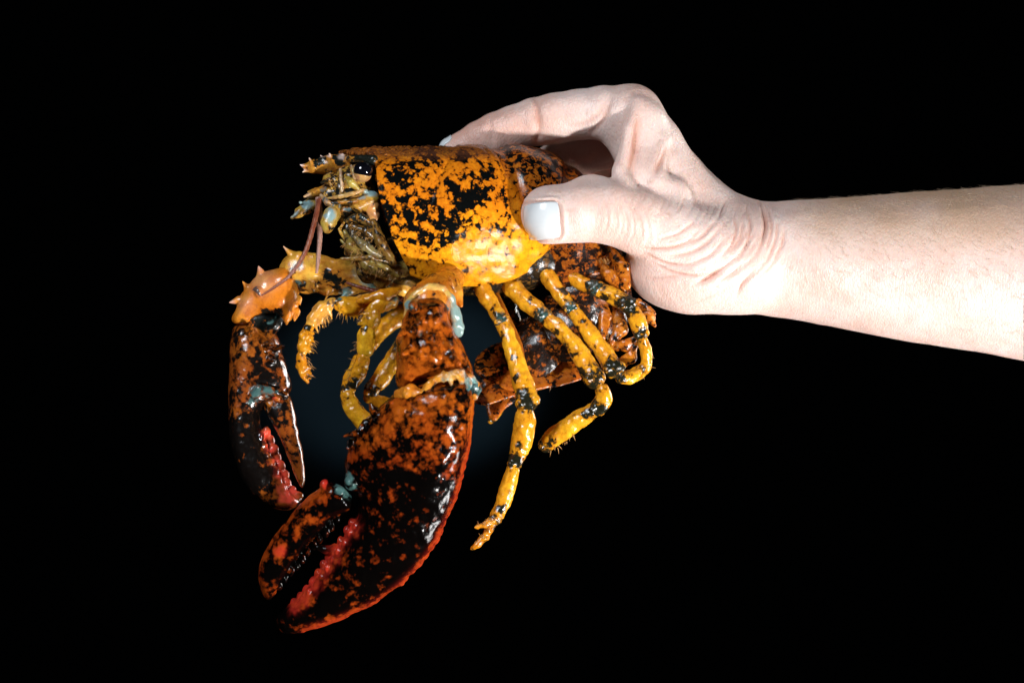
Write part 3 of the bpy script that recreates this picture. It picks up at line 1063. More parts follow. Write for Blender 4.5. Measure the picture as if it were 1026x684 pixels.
# upper arm
s = Sh(5)
s.chain([(402, 288, -10, 12), (380, 279, -8, 13), (352, 280, -2, 15), (328, 277, 0, 18), (306, 273, -2, 20), (297, 271, -4, 17)], flat=((0, 1, 0), 1.1))
s.chain([(376, 282, -21, 3), (345, 284, -27, 6), (320, 283, -31, 4)], op='s', k=5)
s.chain([(372, 272, -14, 5), (340, 264, -16, 5), (300, 257, -14, 5)], k=4)
s.spine(322, 262, -16, 314, 255, -22, 4, 1.0)
s.spine(350, 292, -10, 340, 300, -14, 5, 1.4)
s.spine(296, 258, -10, 284, 247, -14, 5, 1.2)
s.spine(312, 288, -16, 300, 286, -24, 6, 1.6)
s.spine(330, 292, -12, 326, 300, -18, 4, 1.2)
ARM2 = solid('claw_arm', s, M_ARM, LOB, lambda V: pigment(V, blobs(V, [(334, 281, 13, 0.62), (302, 286, 7, 1), (296, 268, 7, .85), (318, 290, 9, .6), (346, 286, 8, .6)]), 0.6,  # dark patch along the hollow paints its shade into the shell colour
                                                         blobs(V, [(372, 278, 12, 1), (346, 294, 9, 0.9), (358, 272, 10, .6), (384, 284, 9, .9), (300, 283, 4, .8), (298, 262, 5, .6)]), blobs(V, [(284, 247, 4, .8)])), h=1.0,
             disp=lambda V: (vnoise(V, 9, 2) - 0.5) * 3.0)
# wrist (carpus)
s = Sh(4)
s.pad([(236, 309), (243, 294), (257, 277), (273, 270), (290, 268), (299, 277), (300, 296), (297, 314), (287, 323), (272, 316), (258, 318), (244, 326), (233, 322)], wf, 22, R=20)
for q in ((262, 276, 259, 267), (248, 289, 243, 282), (239, 301, 230, 303), (297, 312, 295, 321), (299, 300, 301, 306), (288, 316, 287, 325)):
    s.spine(q[0], q[1], wf - 6, q[2], q[3], wf - 10, 4.5, 0.8)
s.ell((259, 293, wf - 20), (4, 4, 5), k=2)
solid('claw_wrist', s, M_ARM, ARM2, lambda V: pigment(V, blobs(V, [(257, 290, 4, .85), (272, 317, 13, 0.8), (268, 323, 8, 1), (292, 276, 6, .6)]), 0.10,
                                                  blobs(V, [(252, 323, 5, .5)]), blobs(V, [(259, 266, 4, .6), (230, 303, 4, .7), (262, 280, 16, 0.22), (246, 304, 10, .2)])), h=0.9,  # the two wide pale patches paint a highlight on the wrist's upper left
      disp=lambda V: (vnoise(V, 10, 2) - 0.5) * 2.6)
solid('joint_membrane', Sh(2).ell((263, 322, wf), (20, 9, 14), rot=5), M_ARM, ARM2, lambda V: pigment(V, 0.75, 0, 0.2 + blobs(V, [(271, 322, 4, .6)]), 0), h=1.0)
# palm and fixed finger
s = Sh(3)
s.pad([(234, 327), (246, 322), (262, 325), (275, 335), (282, 350), (288, 370), (292, 386), (287, 397), (272, 403), (262, 412), (262, 426), (268, 446), (277, 466),
       (287, 486), (298, 498), (299, 505), (287, 511), (268, 505), (250, 489), (238, 468), (231, 440), (229, 405), (229, 370), (230, 345)], wf, 24, tilt=(0.12, 0.10), R=22)
for i, (u_, v_) in enumerate([(266, 432), (269, 441), (272, 450), (276, 458), (279, 467), (283, 476), (287, 484), (291, 491), (296, 497)]):
    s.ell((u_ + 1, v_, wf - 6 + (i % 2) * 3), (4.6 + (i % 3), 4.8, 6), k=2)
    s.ell((u_ - 5, v_ + 5, wf - 14), (4.5, 5, 5), k=3)
for q in ((270, 335, 278, 331), (276, 349, 284, 347), (268, 346, 271, 345), (272, 360, 275, 361), (250, 331, 252, 327)):
    s.spine(q[0], q[1], wf - 16, q[2], q[3], wf - 26, 5.0, 1.3)
s.chain([(254, 396, wf - 22, 4), (260, 390, wf - 25, 5), (272, 392, wf - 24, 5), (284, 396, wf - 20, 5)], k=3)


def small_pig(V):
    u, v = proj(V)
    front = V[:, 1] < wf + 10
    dk = 0.47 + blobs(V, [(242, 440, 24, 0.45), (252, 470, 22, 0.45), (240, 345, 12, .15), (262, 370, 16, .15), (260, 412, 12, .3)]) - blobs(V, [(232, 380, 16, 0.2), (246, 352, 22, .15), (258, 335, 12, .2)])
    teeth = blobs(V, [(269, 436, 6), (273, 448, 6), (279, 462, 7), (284, 475, 8), (290, 488, 9), (290, 498, 7)]) * front
    pale = blobs(V, [(270, 448, 5, 0.0)])
    return pigment(V, np.clip(dk - 0.8 * teeth, 0, 1), blobs(V, [(255, 340, 20, .4)]), blobs(V, [(258, 392, 8, 1), (270, 391, 6, .9), (253, 402, 6, .8)]), np.clip(teeth * (0.5 + 0.8 * vnoise(V, 5, 9)), 0, 0.95))


CUT = solid('claw', s, M_SMALL, LOB, small_pig, h=0.9, disp=lambda V: (vnoise(V, 14, 2) - 0.5) * 2.4 + (vnoise(V, 4, 6) - 0.5) * 0.7)
CUT['label'] = 'slender brown far claw with red toothed edge'
# movable finger
s = Sh(2)
s.pad([(263, 402), (274, 395), (288, 394), (294, 408), (299, 432), (304, 458), (306, 478), (303.5, 489), (297, 480), (289, 460), (280, 438), (270, 420)], wf - 10, 13, tilt=(0.0, 0.12), R=11)
s.ell((277, 397, wf - 20), (5, 4, 5), k=2)
solid('movable_finger', s, M_SMALL, CUT, lambda V: pigment(V, 0.26 + blobs(V, [(272, 412, 10, .4), (276, 425, 8, .35), (296, 452, 6, .3)]), 0.35 * sstep(430, 400, proj(V)[1]), blobs(V, [(268, 399, 6, .5)]), blobs(V, [(277, 396, 4, .7)])), h=0.8,
      disp=lambda V: (vnoise(V, 7, 2) - 0.5) * 1.2)

# ==================================================================== near claw (crusher) and its arm
wn = -76


def wcr(u, v):
    return wn - 0.22 * (u - 385) + 0.20 * (v - 505)


s = Sh(6)
s.chain([(450, 280, -62, 13), (442, 292, -78, 19), (433, 305, -92, 25)], flat=((1, 0, 0), 1.12))
ARM1 = solid('claw_arm', s, M_ARM, LOB, lambda V: pigment(V, 0.28 + blobs(V, [(420, 316, 10, .5), (440, 312, 9, .4)]), 0.1, blobs(V, [(452, 308, 10, .55), (412, 300, 10, .4)]), 0.0), h=1.0,
             disp=lambda V: (vnoise(V, 10, 2) - 0.5) * 2)
# rim of the arm's end: pale blue-white collar
s = Sh(3)
s.chain([(406, 316, -106, 3), (411, 302, -108, 3.6), (423, 291, -110, 4), (438, 287, -110, 4), (450, 296, -108, 4), (455, 312, -106, 5), (458, 324, -104, 6.5), (460, 332, -102, 5)], smooth=4)
solid('arm_collar', s, M_ARM, ARM1, lambda V: pigment(V, 0.12, 0.9, 0.25 + (0.3 + 0.6 * vnoise(V, 6, 3)) * sstep(446, 456, proj(V)[0]) + blobs(V, [(408, 306, 6, .8)]), 0.12), h=0.8, disp=lambda V: (vnoise(V, 6, 2) - 0.5) * 3)
seg('arm_spine', [(452, 282, -84, 7), (458, 294, -92, 6), (462, 306, -96, 2)], ARM1, M_ARM, (0.12, 0.1, 0, 0))
# wrist
s = Sh(5)
s.pad([(405, 318), (414, 304), (428, 298), (444, 302), (452, 320), (458, 338), (466, 352), (474, 368), (470, 380), (450, 386), (425, 384), (402, 392), (397, 372), (397, 345)], -104, 31, R=28, tilt=(-0.1, -0.08))
for q in ((416, 308, 411, 306, 6.5), (424, 318, 420, 322, 6), (418, 329, 410, 332, 6), (404, 332, 399, 337, 4), (432, 334, 431, 340, 5), (447, 344, 452, 348, 5), (452, 358, 459, 364, 4.5), (424, 354, 419, 360, 6), (440, 352, 440, 358, 4), (410, 352, 404, 355, 5), (436, 318, 441, 316, 5)):
    s.spine(q[0], q[1], -128, q[2], q[3], -141, q[4], 1.6, k=3)
solid('claw_wrist', s, M_CRUSH, ARM1, lambda V: pigment(V, 0.20 + blobs(V, [(432, 302, 13, .4), (424, 342, 11, .35), (432, 336, 8, .3), (415, 326, 7, .3), (415, 312, 8, .25), (440, 392, 12, .3)]), 0.95,
                                                     blobs(V, [(413, 306, 7, .6), (421, 332, 5, .5), (452, 352, 4, .4), (470, 350, 5, .3)]), 0.0), h=0.9,
      disp=lambda V: (vnoise(V, 9, 2) - 0.5) * 4)
# articulation collar at the root of the claw
s = Sh(3)
s.chain([(426, 388, -128, 3), (440, 379, -134, 4), (456, 376, -132, 5), (469, 379, -122, 6), (477, 388, -108, 6)], smooth=4)
s.chain([(400, 397, -112, 6), (411, 392, -122, 8), (421, 395, -126, 6)], k=2)
for q in ((444, 377, 3.5), (452, 381, 3), (462, 377, 4), (470, 384, 3.5), (476, 392, 4)):
    s.ell((q[0], q[1], -134), (q[2], q[2], q[2] * 2), k=2)
solid('joint_collar', s, M_ARM, ARM1, lambda V: pigment(V, blobs(V, [(476, 390, 9, .9), (434, 385, 6, .6), (458, 384, 5, .5)]), 0.3, sstep(426, 440, proj(V)[0]) * (0.12 + 0.75 * vnoise(V, 6, 4)), 0.0), h=0.8, disp=lambda V: (vnoise(V, 5, 2) - 0.5) * 4)
# palm + fixed finger
s = Sh(3)
CR = [(400, 392), (425, 383), (450, 381), (468, 380), (473, 400), (473, 425), (469, 455), (460, 490), (447, 523), (429, 556), (405, 583), (375, 605), (340, 622), (303, 635), (281, 637),
      (274, 625), (279, 614), (295, 600), (313, 581), (329, 559), (343, 539), (354, 522), (359, 507), (353, 492), (346, 478), (346, 462), (353, 440), (366, 420), (382, 406)]
s.pad(CR, wn, 35, tilt=(-0.22, -0.20), R=40, blur=9)
teeth = [(294, 603), (300, 597), (306, 590), (313, 582), (318, 574), (324, 566), (330, 558), (335, 549), (341, 541), (347, 531), (352, 524)]
for i, (u_, v_) in enumerate(teeth):
    w_ = wcr(u_, v_)
    s.ell((u_ + 0.5, v_ + 0.5, w_ - 6), (4.4, 4.8, 6.0), k=1.0)
    s.ell((u_ + 4.5, v_ + 3.5, w_ - 17 - (i % 3)), (3.8, 3.8, 5), k=1.0)
    s.ell((u_ + 0.5, v_ + 6, w_ - 14), (2.8, 2.8, 4.5), k=0.8)
    s.ell((u_ + 9, v_ + 5 + 2 * (i % 2), w_ - 23), (2.6, 2.6, 3.5), k=0.8)
s.spine(330, 551, wcr(330, 551) - 8, 318, 548, wcr(318, 548) - 12, 5, 1.5)
for q in ((372, 414, 352, 435, 7), (384, 405, 366, 421, 8), (397, 397, 382, 407, 7)):
    pass
for (a, b, c, d, r) in ((357, 434, 345, 437, 4.2), (366, 424, 359, 431, 5), (375, 413, 371, 404, 4.5), (384, 414, 378, 416, 6), (352, 444, 348, 449, 5), (396, 404, 390, 402, 5)):
    s.spine(a, b, wcr(a, b) - 14, c, d, wcr(c, d) - 22, r, 1.2)
s.ell((352, 484, wcr(352, 484) - 20), (7, 10, 8), rot=-25, k=4)
# beaded outer margin
for i in range(26):
    t = i / 25
    q = catmull([(474, 398), (474, 425), (470, 455), (461, 490), (448, 523), (430, 556), (406, 583)], 8)
    j = t * (len(q) - 1)
    c = q[int(j)]
    s.ell((c[0] - 3.5, c[1] - 1, wcr(c[0] - 3.5, c[1]) - 2), (2.6, 4.0, 4), k=3)


def crush_pig(V):
    u, v = proj(V)
    dk = 0.66 + 0.17 * sstep(440, 520, v)
    org = blobs(V, [(385, 430, 15, .42), (400, 410, 14, .5), (420, 420, 22, .40), (440, 400, 18, .40), (430, 450, 16, .36), (450, 440, 16, .34), (455, 470, 14, .25), (365, 450, 10, .4), (400, 460, 12, .22),
                    (395, 495, 6, .25), (352, 455, 8, .35), (376, 508, 6, .2)])
    # outlying pink spots low on the finger
    org = np.maximum(org, blobs(V, [(326, 582, 4.5, .5), (338, 588, 3.5, .4), (346, 562, 4.5, .4), (360, 562, 5, .3), (355, 612, 6, .45), (381, 588, 5, .35), (330, 615, 5, .3), (310, 600, 6, .35), (300, 608, 6, .4), (296, 628, 6, .3), (316, 628, 6, .3)]))
    rim = np.zeros(len(V))
    q = catmull([(474, 385), (474, 425), (470, 455), (461, 490), (448, 523), (430, 556), (406, 583), (376, 605), (340, 621), (306, 632)], 8)
    dd = np.min((u[:, None] - q[None, :, 0]) ** 2 + (v[:, None] - q[None, :, 1]) ** 2, 1)
    rim = np.exp(-dd / 4.0 ** 2)
    tt = blobs(V, [(a + 1, b + 1, 7.5) for a, b in teeth])
    dk = dk - org - 0.85 * rim - 0.5 * tt
    teal = blobs(V, [(350, 478, 6, .9), (355, 488, 6, .8), (347, 490, 5, .7), (352, 438, 5, .3)])
    return pigment(V, np.clip(dk, 0, 1), 0.9 * sstep(480, 400, v), teal, np.maximum((0.35 + 0.6 * vnoise(V, 6, 9)) * tt, 0.32 * rim * sstep(400, 470, v)))


CRU = solid('claw', s, M_CRUSH, LOB, crush_pig, h=1.0, disp=lambda V: (vnoise(V, 18, 2) - 0.5) * 3.0 + (vnoise(V, 5, 6) - 0.5) * 0.9)
CRU['label'] = 'large dark crusher claw hanging in front'
s = Sh(2)
s.pad([(323, 486), (333, 482), (344, 486), (353, 497), (353, 509), (340, 516), (322, 532), (305, 551), (289, 572), (278, 590), (269, 602), (262, 597), (257, 580), (262, 560), (276, 535), (297, 509), (311, 496)], wcr(302, 545) - 6, 21, tilt=(-0.2, -0.18), R=20)
for i in range(12):
    t = i / 11
    u_, v_ = 274 + (338 - 274) * t, 592 + (519 - 592) * t + 1 * math.sin(t * 3.1)
    s.ell((u_, v_, wcr(u_, v_) - 8 + 2 * (i % 2)), (3.2, 3.2, 5), k=1)
s.ell((326, 486, wcr(327, 484) - 14), (5, 4.5, 6), k=3)
s.ell((340, 493, wcr(340, 492) - 22), (7, 5, 6), k=3)


def dac_pig(V):
    u, v = proj(V)
    q = catmull([(323, 486), (311, 496), (297, 509), (276, 535), (262, 560), (257, 580), (262, 597)], 8)
    dd = np.min((u[:, None] - q[None, :, 0]) ** 2 + (v[:, None] - q[None, :, 1]) ** 2, 1)
    rim = np.exp(-dd / 5.5 ** 2)
    org = blobs(V, [(280, 553, 8, .6), (312, 520, 8, .4), (322, 502, 9, .35), (300, 530, 6, .3), (268, 588, 7, .5), (330, 494, 6, .3)])
    return pigment(V, np.clip(0.76 - 0.6 * rim - org, 0, 1), 0.15, blobs(V, [(342, 488, 8, .95), (349, 496, 7, .9)]), blobs(V, [(326, 484, 4.5, .7), (280, 553, 6, .6)]))


solid('movable_finger', s, M_CRUSH, CRU, dac_pig, h=0.9, disp=lambda V: (vnoise(V, 12, 2) - 0.5) * 2.2 + (vnoise(V, 5, 6) - 0.5) * 0.9)


# ==================================================================== walking legs
def leg(segs, spots=(), claws=None, sp=0.0, yel=0.75):
    root = None
    for i, pr in enumerate(segs):
        a, b = pr[0], pr[-1]
        bands = [(b[0], b[1], b[2], b[3] * 1.25, 1.25)]
        if i:
            bands.append((a[0], a[1], a[2], a[3] * 1.1, 0.8))
        else:
            bands.append((a[0], a[1], a[2], a[3] * 2.6, 0.85))
        teal = [(b[0], b[1], b[2], b[3] * 1.2, 0.8)] if i == 0 else []

        def pg(V, bands=bands, teal=teal):
            tt = vnoise(V, 12, 8)
            return pigment(V, near(V, bands) + 1.35 * blobs(V, spots) + sp, yel * (0.6 + 0.4 * tt), near(V, teal), 0)
        s = Sh(2)
        s.chain([(q_[0], q_[1], q_[2], q_[3] * 0.92) for q_ in pr], smooth=4, flat=((0.35, 1, 0.2), 0.85))
        # condyle knobs at the far end
        s.ell((b[0] + b[3] * 0.6, b[1] - 2, b[2] - b[3] * 0.4), (b[3] * .45, b[3] * .42, b[3] * .5), k=2)
        s.ell((b[0] - b[3] * 0.5, b[1] + 1, b[2] - b[3] * 0.5), (b[3] * .4, b[3] * .4, b[3] * .4), k=2)
        o = solid('walking_leg' if root is None else 'leg_segment', s, M_LEG, LOB if root is None else root, pg, h=0.9,
                  disp=lambda V: (vnoise(V, 9, 2) - 0.5) * 2.4 + (vnoise(V, 3.5, 6) - 0.5) * 0.9)
        if root is None:
            root = o
    if claws:
        for pr in claws:
            seg('pincer_finger', pr, root, M_LEG, (0.42, 0.2, 0, 0.0), h=0.7, disp=lambda V: (vnoise(V, 3.5, 2) - 0.5) * 2.2)
    return root


# first near leg, ending in a small pincer
LA = leg([[(472, 266, -8, 10), (486, 295, -42, 9), (502, 321, -64, 8.2)],
          [(504, 325, -64, 8), (512, 345, -70, 8.8), (519, 368, -76, 9.5), (526, 390, -80, 12.2), (528, 403, -82, 12.4)],
          [(527, 411, -82, 9), (526, 424, -80, 12), (522, 445, -78, 11.6), (516, 463, -76, 8)],
          [(514, 471, -76, 7), (508, 490, -74, 8.4), (501, 510, -72, 8.2), (497, 519, -72, 7)]],
         spots=[(506, 338, 5, .6), (515, 358, 5, .7), (517, 378, 5, .7), (520, 448, 6, .7), (516, 460, 6, .8), (493, 305, 4, .5), (500, 508, 5, .6), (524, 394, 5, .5), (510, 492, 3, .4)],
         claws=[[(496, 518, -74, 5), (486, 526, -78, 3.4), (476, 528, -80, 1.2)], [(495, 520, -70, 5.5), (487, 536, -70, 4.2), (478, 546, -70, 3.2), (472, 550, -70, 1.4)]])
bristles(LA, [((512, 476, -80), (500, 515, -76), (1, 0.5, -0.3)), ((494, 522, -76), (476, 544, -74), (0.6, 0.8, -0.4)), ((492, 522, -80), (478, 528, -82), (-0.6, -0.6, -0.4))], 46, 4.5, r=0.4)
LB = leg([[(498, 268, -4, 11), (522, 297, -32, 10.5), (545, 316, -48, 9)],
          [(547, 318, -48, 8.6), (566, 335, -54, 9), (583, 357, -60, 10.6), (595, 379, -64, 12.2)],
          [(603, 391, -64, 8), (605, 399, -62, 9.5), (599, 409, -60, 9.5)],
          [(593, 412, -58, 8.5), (574, 424, -52, 10.2), (556, 437, -46, 10.4), (546, 446, -42, 8)]],
         spots=[(540, 322, 5, .6), (556, 333, 6, .7), (566, 350, 6, .6), (575, 356, 5, .6), (579, 372, 5, .5), (530, 300, 5, .5), (588, 414, 4, .5), (552, 442, 5, .4)], sp=0.05)
bristles(LB, [((575, 434, -52), (548, 452, -44), (0.2, 1, 0))], 14, 5)
LC = leg([[(538, 258, -6, 10), (556, 288, -26, 8.5), (572, 309, -38, 7.6)],
          [(574, 312, -38, 7.4), (590, 332, -42, 8.6), (606, 354, -46, 10), (615, 369, -48, 11.4)],
          [(623, 379, -46, 7), (632, 377, -40, 7.5), (642, 370, -34, 5)]],
         spots=[(566, 292, 5, .6), (585, 320, 4, .6), (580, 328, 4, .6), (596, 345, 3, .4)], sp=0.05)
LDg = leg([[(556, 262, -2, 9), (578, 281, -20, 8.6), (597, 289, -30, 8.6)],
           [(601, 291, -30, 8.4), (615, 297, -36, 9.4), (629, 305, -40, 9.4)],
           [(634, 312, -40, 8), (640, 324, -40, 9.6), (642, 335, -38, 8)],
           [(643, 340, -38, 6.4), (648, 356, -34, 6.6), (646, 371, -30, 4.6)],
           [(645, 373, -30, 3.6), (640, 379, -28, 2.6), (632, 383, -26, 1.2)]],
          spots=[(606, 300, 6, .8), (625, 312, 7, .9), (630, 302, 7, .9), (590, 285, 4, .5)], sp=0.08)
bristles(LDg, [((648, 344, -38), (650, 370, -32), (1, 0.3, -0.2)), ((644, 372, -30), (634, 383, -26), (0, 1, 0))], 26, 4.0, r=0.4)
# legs of the far side seen through the gap between the claws
leg([[(446, 300, 10, 12), (424, 324, 6, 12), (402, 350, 0, 11.5)], [(400, 352, 0, 10.5), (386, 372, -4, 10), (372, 392, -8, 9)], [(370, 398, -8, 7), (388, 404, -6, 7), (404, 408, -4, 6)]], spots=[(412, 336, 8, .5)])
leg([[(430, 300, 30, 12), (392, 322, 26, 10), (366, 350, 14, 9)], [(360, 362, -30, 8), (352, 380, -34, 8.5), (348, 392, -36, 8)], [(348, 397, -38, 8.5), (354, 410, -40, 9.5), (366, 424, -42, 10), (380, 436, -42, 9)]], spots=[(362, 404, 4, .4)])
leg([[(505, 296, 48, 12), (512, 325, 60, 11), (518, 352, 66, 10)], [(518, 356, 66, 9), (508, 388, 66, 9), (498, 412, 62, 6), (492, 421, 60, 3)]], sp=0.2)

# ==================================================================== abdomen, curled under
AX = np.array([(496, 206, 10, 56, 62), (520, 202, 16, 54, 61), (540, 206, 22, 50, 58), (557, 222, 27, 46, 55), (572, 248, 30, 44, 53), (584, 282, 32, 44, 52), (586, 314, 32, 42, 49), (566, 340, 28, 39, 46), (542, 352, 24, 34, 42), (520, 358, 20, 27, 36)], float)
ax = catmull(AX, 12)


def abd_frame(t):
    j = np.clip(t, 0, 1) * (len(ax) - 1)
    i = np.minimum(j.astype(int), len(ax) - 2)
    f = (j - i)[:, None]
    q = ax[i] * (1 - f) + ax[i + 1] * f
    return q


def abd_segment(t0, t1, idx):
    n, m = 26, 90
    t = np.linspace(t0, t1, n)
    q = abd_frame(t)
    C = np.array([pt(*r[:3]) for r in q])
    q2, q1 = abd_frame(t + 0.01), abd_frame(t - 0.01)
    T = np.array([pt(*r[:3]) for r in q2]) - np.array([pt(*r[:3]) for r in q1])
    T /= np.linalg.norm(T, axis=1, keepdims=True)
    side = np.array([0.12, 1.0, 0])
    side = side - (T @ side)[:, None] * T
    side /= np.linalg.norm(side, axis=1, keepdims=True)
    up = np.cross(side, T)
    if up[0, 2] < 0:
        up = -up
    th = np.linspace(-1.95, 1.95, m)
    s = np.linspace(0, 1, n)
    over = 1.0 + 0.05 * s + 0.035 * np.sin(s * np.pi)          # each ring flares over the next
    over = over - 0.05 * np.exp(-((s - 0.28) / 0.08) ** 2)
    hgt = q[:, 3] * over
    wid = q[:, 4] * over
    sh = np.sin(th)
    P = C[:, None] + up[:, None] * (np.cos(th)[None] * hgt[:, None])[..., None] + side[:, None] * (np.sign(sh) * np.abs(sh) ** 0.9 * wid[:, None])[..., None]
    # side plates run down to a point
    a = np.abs(th) / 1.95
    ext = sstep(0.72, 1.0, a)[None, :] * (np.exp(-((s - 0.62) / 0.36) ** 2))[:, None] * 13
    P = P - up[:, None] * ext[..., None]
    P = P - T[:, None] * (sstep(0.6, 1, a)[None] * (s - 0.5)[:, None] * -1.0 * 6)[..., None]
    fl = P.reshape(-1, 3)
    rad = P - C[:, None]
    rad /= np.linalg.norm(rad, axis=2, keepdims=True)
    P = P + rad * ((vnoise(fl, 14, 3) - 0.5) * 2.4 + (vnoise(fl, 4, 5) - 0.5) * 0.8).reshape(n, m)[..., None]
    # row index: make the outward side consistent
    du, dv = np.gradient(P, axis=0), np.gradient(P, axis=1)
    N = np.cross(du, dv)
    sgn = np.sign((N * rad).sum())
    return P, sgn


nseg = 6
edges_t = [0.0, 0.20, 0.37, 0.53, 0.69, 0.84, 1.0]
for i in range(nseg):
    P, sgn = abd_segment(edges_t[i] - (0.03 if i else 0), edges_t[i + 1] + 0.012, i)

    def apig(V, i=i):
        u, v = proj(V)
        return pigment(V, (0.5 if i > 2 else 0.40) + 0.25 * (vnoise(V, 20, 4) - 0.5) - (0.12 * sstep(165, 195, v) * sstep(540, 520, u) if i == 0 else 0), 0.25, 0.35 * sstep(165, 150, v) + (0.5 if i > 1 else 0), 0)
    shell_obj('abdomen_segment', P if sgn < 0 else P[:, ::-1], 2.6, M_ABD, LOB, apig)

# fleshy underside of the tail
s = Sh(8)
s.chain([(r[0], r[1], r[2], min(r[3], 40) * 0.66) for r in AX[1:]], smooth=3, flat=((0, 1, 0), 1.35))
solid('abdomen_underside', s, M_ABD, LOB, lambda V: pigment(V, 0.45, 0.0, 0.75, 0), h=1.8, disp=lambda V: (vnoise(V, 9, 3) - 0.5) * 5)
# swimmerets: small paddles inside the curl
for (pr) in ([(590, 272, -8, 6), (606, 262, -16, 5), (616, 252, -20, 2)], [(600, 262, -18, 4), (610, 276, -26, 7), (624, 290, -30, 3)], [(612, 250, -24, 4), (624, 268, -30, 8), (628, 286, -32, 4)],
             [(596, 296, -4, 7), (606, 318, -16, 8), (604, 338, -22, 4)], [(618, 312, -14, 6), (622, 330, -24, 8), (612, 344, -26, 3)], [(632, 316, -20, 5), (650, 318, -24, 6), (656, 326, -24, 2)],
             [(610, 346, -18, 5), (626, 346, -24, 6), (640, 336, -26, 2)], [(618, 366, -16, 5), (632, 358, -22, 6), (636, 344, -24, 3)], [(560, 318, -6, 7), (570, 336, -14, 7), (568, 352, -16, 3)],
             [(540, 328, -8, 6), (548, 344, -14, 7), (540, 356, -16, 3)], [(640, 304, -14, 5), (652, 314, -20, 5), (655, 320, -20, 2)]):
    q = seg('swimmeret', pr, LOB, M_ABD, lambda V: pigment(V, 0.22 + 0.25 * (vnoise(V, 8, 3) - 0.5), 0.5, 0.0, 0.0), flat=((0.3, 1, 0.2), 0.55), disp=lambda V: (vnoise(V, 5, 4) - 0.5) * 1.8)
bristles(LOB, [((596, 330, -20), (620, 350, -26), (0.6, -0.6, -0.2)), ((600, 262, -20), (612, 256, -24), (0.2, 1, 0)), ((640, 318, -24), (650, 360, -26), (1, 0.4, 0)), ((560, 384, 0), (500, 400, 0), (-0.4, 0.8, 0))], 60, 7)

# ---- tail fan folded forward under the body
def blade(name, poly, w0, tilt, R_, G_):
    s = Sh(2)
    s.pad(poly, w0, 4.0, tilt=tilt, R=9)
    return solid(name, s, M_ABD, LOB, lambda V: pigment(V, R_ + 0.3 * (vnoise(V, 12, 3) - 0.5), G_, 0, 0), h=1.0, disp=lambda V: (vnoise(V, 6, 4) - 0.5) * 1.4)


blade('telson', [(546, 340), (520, 338), (492, 346), (476, 360), (480, 376), (500, 384), (530, 386), (552, 378)], 22, (0.05, 0.9), 0.35, 0.1)
blade('tail_fin', [(574, 346), (545, 352), (508, 372), (500, 386), (516, 392), (548, 389), (582, 380), (592, 364)], -10, (0.15, 0.7), 0.12, 0.2)
blade('tail_fin', [(566, 356), (530, 362), (490, 384), (476, 400), (486, 406), (512, 398), (548, 388), (580, 376)], 2, (0.15, 0.7), 0.30, 0.0)
blade('tail_fin', [(556, 350), (520, 356), (492, 386), (488, 412), (496, 421), (508, 408), (540, 384), (566, 370)], 46, (0.1, 0.5), 0.25, 0.1)
blade('tail_fin', [(556, 344), (520, 344), (486, 372), (474, 398), (484, 404), (506, 392), (540, 376), (566, 364)], 56, (0.1, 0.5), 0.35, 0.1)

# ==================================================================== HAND
ORIG_H = pt(768, 260, 15)
hand = Sh(14)
Yx = (0, 1, 0)
# forearm and wrist
hand.arm([(742, 256, 54), (766, 259.5, 56), (800, 260.5, 60), (845, 263.5, 66), (900, 267, 73.5), (960, 269.5, 80.5), (1026, 272, 88), (1130, 280, 99), (1250, 290, 108)], 14, 30, 1.08)
# metacarpals
hand.chain([(744, 252, 10, 50), (700, 221, 12, 41), (672, 188, 12, 37), (650, 148, 14, 35), (631, 119, 16, 34)], k=12)
hand.chain([(745, 256, 42, 46), (690, 205, 56, 38), (650, 150, 64, 33), (640, 130, 66, 31)], k=16)
hand.chain([(745, 264, 66, 42), (700, 222, 90, 36), (668, 176, 104, 30), (656, 156, 106, 29)], k=16)
hand.chain([(745, 270, 80, 36), (708, 236, 112, 31), (680, 200, 130, 27), (670, 186, 132, 25)], k=16)
# thumb
hand.chain([(738, 262, -8, 52), (705, 252, -22, 44), (668, 234, -38, 36), (640, 222, -48, 32), (608, 212.5, -55, 31), (580, 212.5, -58, 30), (552, 215, -58, 29.5)], k=14)
hand.ell((592, 187, -54), (15, 6.5, 12), rot=-4, k=14)
# ball of the thumb and heel of the hand
hand.ell((690, 270, -16), (62, 47, 44), rot=8, k=14)
hand.ell((730, 266, 44), (46, 40, 48), k=16)
hand.ell((664, 262, 0), (34, 36, 40), k=14)
# index finger
hand.chain([(631, 119, 16, 34), (606, 113, 18, 27), (580, 114, 22, 24.5), (556, 118.5, 26, 25.5), (538, 121.5, 28, 24), (516, 128, 30, 22), (496, 135, 32, 21.5), (480, 140, 34, 18.5), (462, 147, 35, 15), (452, 150, 36, 12.5)], k=6)
# middle, ring, little finger over the far side
hand.chain([(640, 130, 66, 30), (610, 142, 74, 26), (575, 152, 86, 25), (548, 172, 116, 22), (532, 196, 124, 21), (528, 222, 118, 18)], k=5)
hand.chain([(656, 156, 106, 28), (625, 168, 124, 25), (590, 184, 138, 24), (564, 208, 144, 21), (552, 232, 140, 20), (548, 256, 130, 17)], k=5)
hand.chain([(670, 186, 132, 24), (642, 202, 148, 20), (612, 224, 156, 19), (594, 244, 154, 17), (584, 262, 148, 16), (580, 280, 140, 14)], k=5)
